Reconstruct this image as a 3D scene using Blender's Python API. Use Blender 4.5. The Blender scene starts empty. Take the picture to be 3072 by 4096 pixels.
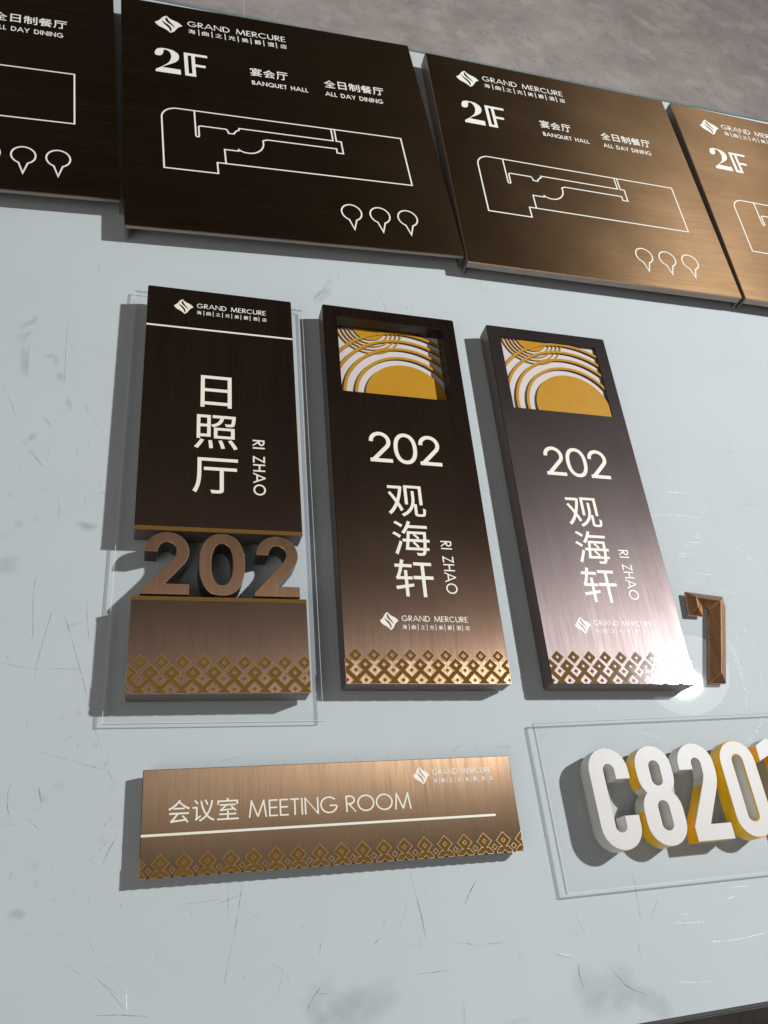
import bpy, bmesh, math, random
from mathutils import Vector, Matrix
from mathutils.geometry import delaunay_2d_cdt

random.seed(7)
sc = bpy.context.scene
COL = sc.collection
K = 0.001                                   # the lists below are in millimetres

# ------------------------------------------------------------------ camera
cam_d = bpy.data.cameras.new('camera')
cam = bpy.data.objects.new('camera', cam_d)
COL.objects.link(cam)
CAM_ROWS = [(0.96141163, -0.08358838, 0.26210809), (0.05703993, -0.87146029, -0.48713798), (0.26913587, 0.48329074, -0.83306419)]                          # image right, image down, view direction
r_, d_, f_ = [Vector(v) for v in CAM_ROWS]
cam.matrix_world = Matrix(((r_.x, -d_.x, -f_.x, 0), (r_.y, -d_.y, -f_.y, 0), (r_.z, -d_.z, -f_.z, 0.644128), (0, 0, 0, 1)))
cam_d.sensor_fit = 'VERTICAL'
cam_d.sensor_height = 24.0
cam_d.lens = 24.0 * 3349.020 / 4096.0
cam_d.clip_start = 0.02
cam_d.clip_end = 60
sc.camera = cam

# ------------------------------------------------------------------ light
world = bpy.data.worlds.new('World')
sc.world = world
world.use_nodes = True
bg = world.node_tree.nodes['Background']
bg.inputs['Color'].default_value = (1.0, 0.985, 0.95, 1)
bg.inputs['Strength'].default_value = 0.05

def area(name, loc, target, size, power, col, shape='DISK', size_y=None):
    d = bpy.data.lights.new(name, 'AREA')
    d.shape = shape
    d.size = size
    if size_y: d.size_y = size_y
    d.energy = power
    d.color = col
    o = bpy.data.objects.new(name, d)
    COL.objects.link(o)
    o.location = loc
    o.rotation_euler = (Vector(target) - Vector(loc)).to_track_quat('-Z', 'Y').to_euler()
    return o

LAMP = Vector((2.228, 0.970, 2.320))
area('ceiling_spot', LAMP, (0.25, 0.45, 0), 0.105, 103, (0.955, 0.985, 1.0))
area('ceiling_spot_rim', LAMP + Vector((0.03, 0.05, 0.03)), (0.25, 0.45, 0), 0.34, 0.75, (0.96, 0.985, 1.0))
area('room_fill', (-1.7, -1.3, 2.1), (0.1, 0.5, 0), 2.2, 25, (1.0, 0.98, 0.93), 'SQUARE')
sd = bpy.data.lights.new('floor_fill_spot', 'SPOT')  # added lamp without a fixture, brightens only the floor beyond the table
sd.energy = 172; sd.spot_size = math.radians(62); sd.spot_blend = 0.5; sd.shadow_soft_size = 0.06; sd.color = (1.0, 0.975, 0.955)
so = bpy.data.objects.new('floor_fill_spot', sd); COL.objects.link(so)
so.location = (1.2, 3.5, 2.5)
so.rotation_euler = (Vector((0.9, 3.2, -0.75)) - so.location).to_track_quat('-Z', 'Y').to_euler()

vs = sc.view_settings
vs.view_transform = 'Standard'
vs.look = 'None'
vs.exposure = 0
vs.gamma = 1
vs.use_curve_mapping = False
sc.cycles.use_denoising = True
sc.cycles.max_bounces = 10
sc.cycles.transparent_max_bounces = 16
sc.cycles.sample_clamp_indirect = 4

# ------------------------------------------------------------------ materials
def new_mat(name):
    m = bpy.data.materials.new(name)
    m.use_nodes = True
    nt = m.node_tree
    return m, nt, nt.nodes['Principled BSDF'], nt.nodes['Material Output']

def N(nt, kind, **kw):
    n = nt.nodes.new(kind)
    for k, v in kw.items():
        if isinstance(v, (int, float, tuple)) and k in n.inputs: n.inputs[k].default_value = v
        else: setattr(n, k, v)
    return n

def L(nt, a, b): nt.links.new(a, b)

def noise(nt, scale3, detail=3.0, rough=0.55, space='Object', loc=(0, 0, 0)):
    tc = N(nt, 'ShaderNodeTexCoord')
    mp = N(nt, 'ShaderNodeMapping')
    mp.inputs['Scale'].default_value = scale3
    mp.inputs['Location'].default_value = loc
    L(nt, tc.outputs[space], mp.inputs['Vector'])
    nz = N(nt, 'ShaderNodeTexNoise')
    nz.inputs['Scale'].default_value = 1
    nz.inputs['Detail'].default_value = detail
    nz.inputs['Roughness'].default_value = rough
    L(nt, mp.outputs['Vector'], nz.inputs['Vector'])
    return nz.outputs['Fac']

def remap(nt, src, a, b, lo, hi):
    n = N(nt, 'ShaderNodeMapRange')
    for i, v in enumerate((a, b, lo, hi)): n.inputs[1 + i].default_value = v
    L(nt, src, n.inputs[0])
    return n.outputs[0]

def math_n(nt, op, a, b):
    n = N(nt, 'ShaderNodeMath', operation=op)
    for i, v in enumerate((a, b)):
        if isinstance(v, (int, float)): n.inputs[i].default_value = v
        else: L(nt, v, n.inputs[i])
    return n.outputs[0]

def mixcol(nt, fac, a, b):
    n = N(nt, 'ShaderNodeMix', data_type='RGBA')
    if isinstance(fac, (int, float)): n.inputs[0].default_value = fac
    else: L(nt, fac, n.inputs[0])
    for i, v in ((6, a), (7, b)):
        if isinstance(v, tuple): n.inputs[i].default_value = (*v, 1)
        else: L(nt, v, n.inputs[i])
    return n.outputs[2]

def brushed(name, col_a, col_b, grain, rough, aniso, streak=1.0, coat=0.0, coat_rough=0.2, bump=0.25, metal=0.86):
    """metal brushed along its own x or y axis"""
    m, nt, p, out = new_mat(name)
    fine, long_ = 1300.0, 30.0
    s = (fine, long_, 1) if grain == 'y' else (long_, fine, 1)
    s2 = (300, 9, 1) if grain == 'y' else (9, 300, 1)
    a = noise(nt, s, 2.0, 0.6)
    b = noise(nt, s2, 3.0, 0.6, loc=(3, 7, 0))
    c = noise(nt, (9, 9, 1), 3.0, 0.5, loc=(1, 2, 0))
    e = noise(nt, (70, 1.5, 1) if grain == 'y' else (1.5, 70, 1), 3.0, 0.55, loc=(2, 5, 0))
    mixv = math_n(nt, 'ADD', math_n(nt, 'ADD', math_n(nt, 'MULTIPLY', a, 0.45), math_n(nt, 'MULTIPLY', b, 0.3)), math_n(nt, 'MULTIPLY', e, 0.25))
    fac = remap(nt, mixv, 0.38, 0.62, 0.0, 1.0)
    L(nt, mixcol(nt, fac, col_a, col_b), p.inputs['Base Color'])
    r = remap(nt, mixv, 0.35, 0.65, rough + 0.05 * streak, rough - 0.05 * streak)
    r = math_n(nt, 'ADD', r, remap(nt, c, 0.3, 0.7, -0.03, 0.03))
    L(nt, r, p.inputs['Roughness'])
    p.inputs['Metallic'].default_value = metal
    p.inputs['Specular IOR Level'].default_value = 0.1
    p.inputs['Anisotropic'].default_value = aniso
    vt = N(nt, 'ShaderNodeVectorTransform', vector_type='VECTOR', convert_from='OBJECT', convert_to='WORLD')
    vt.inputs[0].default_value = (1, 0, 0) if grain == 'y' else (0, 1, 0)
    L(nt, vt.outputs[0], p.inputs['Tangent'])
    bp = N(nt, 'ShaderNodeBump')
    bp.inputs['Strength'].default_value = bump
    bp.inputs['Distance'].default_value = 0.00006
    L(nt, mixv, bp.inputs['Height'])
    L(nt, bp.outputs['Normal'], p.inputs['Normal'])
    p.inputs['Coat Weight'].default_value = coat
    p.inputs['Coat Roughness'].default_value = coat_rough
    return m

def plain(name, col, rough=0.5, metal=0.0, spec=0.5, var=0.06, scale=60, bump=0.0, bscale=900, rvar=0.04):
    m, nt, p, out = new_mat(name)
    f = remap(nt, noise(nt, (scale,) * 3, 4.0), 0.3, 0.7, 0, 1)
    dk = tuple(c * (1 - var) for c in col)
    lt = tuple(min(1, c * (1 + var)) for c in col)
    L(nt, mixcol(nt, f, dk, lt), p.inputs['Base Color'])
    L(nt, remap(nt, noise(nt, (scale * 2.1,) * 3, 3.0, loc=(5, 1, 2)), 0.3, 0.7, rough - rvar, rough + rvar), p.inputs['Roughness'])
    p.inputs['Metallic'].default_value = metal
    p.inputs['Specular IOR Level'].default_value = spec
    if bump:
        bp = N(nt, 'ShaderNodeBump')
        bp.inputs['Strength'].default_value = bump
        bp.inputs['Distance'].default_value = 0.0003
        L(nt, noise(nt, (bscale,) * 3, 2.0), bp.inputs['Height'])
        L(nt, bp.outputs['Normal'], p.inputs['Normal'])
    return m

def clear_sheet(name, ior, tint, rough=0.0, haze=0.0):
    """clear sheet: fresnel mirror over see-through tint"""
    m, nt, p, out = new_mat(name)
    nt.nodes.remove(p)
    tr = N(nt, 'ShaderNodeBsdfTransparent'); tr.inputs['Color'].default_value = (*tint, 1)
    gl = N(nt, 'ShaderNodeBsdfGlossy')
    L(nt, remap(nt, noise(nt, (25, 25, 1), 5.0, 0.7), 0.35, 0.75, rough, rough + 0.012), gl.inputs['Roughness'])
    fr = N(nt, 'ShaderNodeFresnel')
    ge = N(nt, 'ShaderNodeNewGeometry')
    L(nt, remap(nt, ge.outputs['Backfacing'], 0, 1, ior, 1 / ior), fr.inputs['IOR'])
    mx = N(nt, 'ShaderNodeMixShader')
    L(nt, fr.outputs[0], mx.inputs[0]); L(nt, tr.outputs[0], mx.inputs[1]); L(nt, gl.outputs[0], mx.inputs[2])
    sh = mx.outputs[0]
    if haze:
        df = N(nt, 'ShaderNodeBsdfDiffuse'); df.inputs['Color'].default_value = (0.85, 0.9, 0.92, 1)
        m2 = N(nt, 'ShaderNodeMixShader'); m2.inputs[0].default_value = haze
        L(nt, sh, m2.inputs[1]); L(nt, df.outputs[0], m2.inputs[2]); sh = m2.outputs[0]
    L(nt, sh, out.inputs['Surface'])
    return m

def veil(name, col, alpha, scale=(220, 220, 1), lo=0.35, hi=0.62):
    """thin deposit: patchy see-through diffuse"""
    m, nt, p, out = new_mat(name)
    p.inputs['Base Color'].default_value = (*col, 1)
    p.inputs['Roughness'].default_value = 0.6
    L(nt, remap(nt, noise(nt, scale, 4.0, 0.65), lo, hi, alpha * 0.15, alpha), p.inputs['Alpha'])
    return m

M_PANEL = brushed('bronze_brushed_across', (0.080, 0.046, 0.023), (0.175, 0.106, 0.056), 'x', 0.36, 0.87, 1.3, bump=0.45, metal=0.985)
M_PLATE = brushed('bronze_brushed_lengthwise', (0.086, 0.051, 0.034), (0.155, 0.097, 0.068), 'y', 0.35, 0.87, 1.0, bump=0.45, metal=0.95)
M_DIGIT = brushed('copper_brushed', (0.23, 0.122, 0.069), (0.40, 0.23, 0.14), 'y', 0.36, 0.84, 0.8, bump=0.35)
M_SATIN = brushed('bronze_satin_lacquer', (0.092, 0.070, 0.067), (0.116, 0.091, 0.089), 'y', 0.405, 0.52, 0.5, coat=0.0, bump=0.1, metal=0.97)
M_MEET = brushed('bronze_brushed_warm', (0.096, 0.058, 0.034), (0.178, 0.114, 0.070), 'y', 0.33, 0.9, 1.2, bump=0.6, metal=0.95)
M_RIM = plain('worn_bright_edge', (0.58, 0.36, 0.21), 0.32, 0.6, 0.5, 0.2, 300)
M_BARE = brushed('bare_bronze', (0.13, 0.078, 0.048), (0.30, 0.19, 0.125), 'y', 0.38, 0.85, 1.2, bump=0.5)
M_SIDE = plain('bronze_dark_side', (0.15, 0.118, 0.107), 0.42, 0.2, 0.5)
M_FLANGE_LIT = plain('bronze_flange_lit', (0.30, 0.25, 0.215), 0.4, 0.2, 0.5)  # side bronze lightened in colour so the end flanges look lit
M_BLACK = plain('near_black_side', (0.03, 0.024, 0.022), 0.35, 0.0, 0.5)  # near-black tone on numeral sides and window walls
M_INK = plain('cream_ink', (0.90, 0.84, 0.71), 0.42, 0, 0.45, 0.02, 300)
M_INKW = plain('warm_white_ink', (0.92, 0.88, 0.80), 0.42, 0, 0.45, 0.02, 300)
M_GOLD = plain('gold_ochre_paint', (0.165, 0.088, 0.02), 0.085, 0.0, 0.5, 0.05, 90, rvar=0.012)
M_AMBER = plain('amber_paint', (0.52, 0.25, 0.012), 0.36, 0, 0.5, 0.03, 70)
M_PINK = plain('pale_rose_white', (0.66, 0.585, 0.56), 0.5, 0, 0.4, 0.02, 120)
M_BROWN = plain('brown_ring_side', (0.07, 0.03, 0.012), 0.4, 0, 0.5)
M_WHITE = plain('white_gloss_paint', (0.63, 0.59, 0.555), 0.42, 0, 0.32, 0.008, 20, 0.05, 500, 0.015)
M_WSIDE = plain('milky_white_acrylic', (0.70, 0.68, 0.63), 0.4, 0, 0.5, 0.04, 50)
M_YEL = plain('yellow_orange_paint', (0.95, 0.53, 0.008), 0.35, 0, 0.5, 0.06, 120)
M_SEVEN = brushed('antique_copper', (0.34, 0.16, 0.07), (0.62, 0.34, 0.165), 'y', 0.42, 0.5, 1.0, coat=0.5, coat_rough=0.2, bump=0.4)
M_GLASS = clear_sheet('table_glass', 1.5, (0.985, 0.995, 0.99), 0.012)
M_GEDGE = clear_sheet('table_glass_edge', 1.5, (0.50, 0.66, 0.66), 0.05, 0.25)
M_ACR = clear_sheet('clear_acrylic', 1.33, (0.998, 0.998, 1.0), 0.01)
M_AEDGE = clear_sheet('acrylic_edge', 1.49, (0.60, 0.61, 0.65), 0.03, 0.05)
M_SCR = veil('scratch_grime', (0.10, 0.10, 0.10), 0.58, (160, 160, 1), 0.38, 0.62)
M_SMEAR = veil('greasy_smear', (0.30, 0.31, 0.31), 0.19, (35, 35, 1), 0.25, 0.8)
def soften(m):
    nt = m.node_tree; p = nt.nodes['Principled BSDF']
    at = N(nt, 'ShaderNodeAttribute'); at.attribute_name = 'soft'
    src = p.inputs['Alpha'].links[0].from_socket
    L(nt, math_n(nt, 'MULTIPLY', src, math_n(nt, 'MULTIPLY', at.outputs['Fac'], 1.5)), p.inputs['Alpha'])
soften(M_SMEAR)
M_CUT_GLINT = clear_sheet('cut_edge_glint', 1.5, (1, 1, 1), 0.02, 0.55)  # glint along the sheet edges, put in as a whitish diffuse haze
M_GLINT_DUST = veil('scratch_glint_dust', (0.97, 0.98, 0.99), 1.0, (300, 300, 1), 0.36, 0.52)  # near-white diffuse for dust and for the lamp's glint on scratches
M_JOINT = plain('pale_grout', (0.42, 0.39, 0.365), 0.7)
M_APRON = plain('dark_table_frame', (0.035, 0.028, 0.026), 0.5)

def table_paint():
    m, nt, p, out = new_mat('pale_back_paint')
    f = remap(nt, noise(nt, (6, 6, 1), 5.0, 0.6), 0.3, 0.7, 0, 1)
    L(nt, mixcol(nt, f, (0.590, 0.617, 0.636), (0.622, 0.647, 0.663)), p.inputs['Base Color'])
    p.inputs['Roughness'].default_value = 0.8
    p.inputs['Specular IOR Level'].default_value = 0.1
    return m
M_PAINT = table_paint()

def floor_mat():
    m, nt, p, out = new_mat('grey_concrete_tile')
    a = noise(nt, (5.0, 5.0, 5.0), 10.0, 0.72)
    b = noise(nt, (22, 22, 22), 7.0, 0.75, loc=(4, 2, 0))
    c = noise(nt, (11, 11, 11), 3.0, 0.5, loc=(9, 3, 0))
    f = remap(nt, a, 0.36, 0.64, 0, 1)
    base = mixcol(nt, f, (0.245, 0.213, 0.198), (0.36, 0.322, 0.302))
    base = mixcol(nt, remap(nt, b, 0.54, 0.68, 0, 0.55), base, (0.165, 0.142, 0.13))
    base = mixcol(nt, remap(nt, c, 0.56, 0.68, 0, 0.5), base, (0.42, 0.38, 0.355))
    L(nt, base, p.inputs['Base Color'])
    L(nt, remap(nt, b, 0.3, 0.7, 0.45, 0.65), p.inputs['Roughness'])
    return m
M_FLOOR = floor_mat()

# ------------------------------------------------------------------ object helpers
def link(o):
    COL.objects.link(o)
    return o

def thing(name, label, cat, loc=(0, 0, 0), rz=0.0, group=None):
    o = link(bpy.data.objects.new(name, None))
    o.empty_display_size = 0.02
    o.location = [v * K for v in loc]
    o.rotation_euler = (0, 0, rz)
    o['label'] = label
    o['category'] = cat
    if group: o['group'] = group
    return o

class MB:
    """collects faces (mm) with a material index"""
    def __init__(self): self.v, self.f, self.m = [], [], []
    def add(self, verts, faces, mi=0):
        n = len(self.v)
        self.v += [tuple(p) for p in verts]
        for i, f in enumerate(faces):
            self.f.append([k + n for k in f])
            self.m.append(mi[i] if isinstance(mi, (list, tuple)) else mi)
    def box(self, x0, y0, z0, x1, y1, z1, mi=0, skip=()):
        vs_ = [(x0, y0, z0), (x1, y0, z0), (x1, y1, z0), (x0, y1, z0), (x0, y0, z1), (x1, y0, z1), (x1, y1, z1), (x0, y1, z1)]
        fs = {'bottom': [3, 2, 1, 0], 'top': [4, 5, 6, 7], 'front': [0, 1, 5, 4], 'right': [1, 2, 6, 5], 'back': [2, 3, 7, 6], 'left': [3, 0, 4, 7]}
        self.add(vs_, [f for k, f in fs.items() if k not in skip], mi)
    def build(self, name, mats, parent=None, label=None, kind=None):
        me = bpy.data.meshes.new(name)
        me.from_pydata([(x * K, y * K, z * K) for x, y, z in self.v], [], self.f)
        for m in (mats if isinstance(mats, (list, tuple)) else [mats]): me.materials.append(m)
        me.polygons.foreach_set('material_index', self.m)
        me.update()
        o = link(bpy.data.objects.new(name, me))
        if parent: o.parent = parent
        if label: o['label'] = label
        if kind: o['kind'] = kind
        return o

def inside(shape, x, y):
    """shape = (rule, loops, bbox); rule 'eo' even-odd, 'nz' nonzero"""
    rule, loops, bb = shape
    if x < bb[0] or x > bb[2] or y < bb[1] or y > bb[3]: return False
    w = c = 0
    for lp in loops:
        x0, y0 = lp[-1]
        for x1, y1 in lp:
            if (y0 <= y) != (y1 <= y):
                if x < x0 + (y - y0) / (y1 - y0) * (x1 - x0):
                    c ^= 1
                    w += 1 if y1 > y0 else -1
            x0, y0 = x1, y1
    return bool(c) if rule == 'eo' else w != 0

def shp(loops, rule='eo'):
    loops = [[(float(a), float(b)) for a, b in lp] for lp in loops]
    xs = [p[0] for lp in loops for p in lp]; ys = [p[1] for lp in loops for p in lp]
    return (rule, loops, (min(xs), min(ys), max(xs), max(ys)))

def cdt(loops):
    vs_, es = [], []
    for lp in loops:
        n = len(vs_)
        vs_ += [Vector(p) for p in lp]
        es += [(n + i, n + (i + 1) % len(lp)) for i in range(len(lp))]
    r = delaunay_2d_cdt(vs_, es, [], 0, 1e-4)
    return r[0], r[2]

def region(shapes, pred=None, extra=()):
    """union of shapes (or any predicate over their edges): vertices, triangles, boundary edges"""
    vs_, fs = cdt([lp for s in shapes for lp in s[1]] + list(extra))
    if pred is None: pred = lambda x, y: any(inside(s, x, y) for s in shapes)
    keep = []
    for f in fs:
        cx = sum(vs_[i].x for i in f) / len(f); cy = sum(vs_[i].y for i in f) / len(f)
        if pred(cx, cy):
            a = sum(vs_[f[i]].x * vs_[f[(i + 1) % len(f)]].y - vs_[f[(i + 1) % len(f)]].x * vs_[f[i]].y for i in range(len(f)))
            keep.append(list(f) if a > 0 else list(f)[::-1])
    used = {}
    for f in keep:
        for i in range(len(f)): used[(f[i], f[(i + 1) % len(f)])] = 1
    bd = [e for e in used if (e[1], e[0]) not in used]
    return vs_, keep, bd

def slab(mb, shapes, z0, z1, mt=0, ms=None, pred=None, extra=()):
    vs_, fs, bd = region(shapes, pred, extra)
    n = len(vs_)
    mb.add([(p.x, p.y, z1) for p in vs_] + [(p.x, p.y, z0) for p in vs_], fs + [[a + n, b + n, b, a] for a, b in bd],
           [mt] * len(fs) + [mt if ms is None else ms] * len(bd))

def outline(shapes, pred=None, extra=()):
    vs_, fs, bd = region(shapes, pred, extra)
    nx = {}
    for a, b in bd: nx.setdefault(a, []).append(b)
    loops = []
    while nx:
        s = next(iter(nx)); lp = [s]; c = nx[s].pop()
        if not nx[s]: del nx[s]
        while c != s and c in nx:
            lp.append(c); d = nx[c].pop()
            if not nx[c]: del nx[c]
            c = d
        pts = [(vs_[i].x, vs_[i].y) for i in lp]
        # drop collinear points
        out = []
        for i, p in enumerate(pts):
            a, b = pts[i - 1], pts[(i + 1) % len(pts)]
            cr = (p[0] - a[0]) * (b[1] - p[1]) - (p[1] - a[1]) * (b[0] - p[0])
            if abs(cr) > 1e-4: out.append(p)
        if len(out) > 2: loops.append(out)
    return loops                            # outer loops anticlockwise, holes clockwise

def inset(lp, c):
    r = []
    for i, p in enumerate(lp):
        a, b = lp[i - 1], lp[(i + 1) % len(lp)]
        d1 = Vector((p[0] - a[0], p[1] - a[1])).normalized(); d2 = Vector((b[0] - p[0], b[1] - p[1])).normalized()
        n1 = Vector((-d1.y, d1.x)); n2 = Vector((-d2.y, d2.x))
        m = n1 + n2
        if m.length < 1e-6: m = n1
        m.normalize()
        k = c / max(0.45, m.dot(n1))
        r.append((p[0] + m.x * k, p[1] + m.y * k))
    return r

def prism(mb, loops, z0, z1, c=0.4, mt=0, ms=0, mc=None, side_fn=None, bottom_in=0.0):
    """solid with a chamfered upper rim from outline loops (interior on the left)"""
    if mc is None: mc = mt
    tops = []
    for lp in loops:
        ins = inset(lp, c) if c else lp
        tops.append(ins)
        lo = inset(lp, bottom_in) if bottom_in else lp
        n = len(lp)
        mb.add([(x, y, z0) for x, y in lo] + [(x, y, z1 - c) for x, y in lp] + [(x, y, z1) for x, y in ins],
               [[i, (i + 1) % n, n + (i + 1) % n, n + i] for i in range(n)] + ([[n + i, n + (i + 1) % n, 2 * n + (i + 1) % n, 2 * n + i] for i in range(n)] if c else []),
               [side_fn((lp[i][0] + lp[(i + 1) % n][0]) / 2, (lp[i][1] + lp[(i + 1) % n][1]) / 2) if side_fn else ms for i in range(n)] + ([mc] * n if c else []))
    vs_, fs, bd = region([shp(tops)])
    mb.add([(p.x, p.y, z1) for p in vs_], fs, mt)

def rect(x0, y0, x1, y1): return [(x0, y0), (x1, y0), (x1, y1), (x0, y1)]

def rrect(x0, y0, x1, y1, r, n=4):
    out = []
    for cx, cy, a0 in ((x1 - r, y0 + r, -90), (x1 - r, y1 - r, 0), (x0 + r, y1 - r, 90), (x0 + r, y0 + r, 180)):
        for i in range(n + 1):
            a = math.radians(a0 + 90 * i / n)
            out.append((cx + r * math.cos(a), cy + r * math.sin(a)))
    return out

def arc(cx, cy, rx, ry, a0, a1, n=14):
    return [(cx + rx * math.cos(math.radians(a0 + (a1 - a0) * i / n)), cy + ry * math.sin(math.radians(a0 + (a1 - a0) * i / n))) for i in range(n + 1)]

def ell(cx, cy, rx, ry, n=40, e=2.0):
    out = []
    for i in range(n):
        t = 2 * math.pi * i / n; c, s = math.cos(t), math.sin(t)
        out.append((cx + rx * math.copysign(abs(c) ** (2 / e), c), cy + ry * math.copysign(abs(s) ** (2 / e), s)))
    return out

def stroke(pts, w, closed=False):
    """even-width line as a shape"""
    P = [Vector(p) for p in pts]; n = len(P); l, r = [], []
    for i, p in enumerate(P):
        a = P[i - 1] if (i or closed) else None
        b = P[(i + 1) % n] if (i < n - 1 or closed) else None
        d1 = (p - a).normalized() if a is not None else None
        d2 = (b - p).normalized() if b is not None else None
        if d1 is None: d1 = d2
        if d2 is None: d2 = d1
        n1 = Vector((-d1.y, d1.x)); n2 = Vector((-d2.y, d2.x)); m = n1 + n2
        if m.length < 1e-6: m = n1.copy()
        m.normalize(); k = w / 2 / max(0.35, m.dot(n1))
        l.append(tuple(p + m * k)); r.append(tuple(p - m * k))
    return shp([l, r]) if closed else shp([l + r[::-1]])

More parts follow.
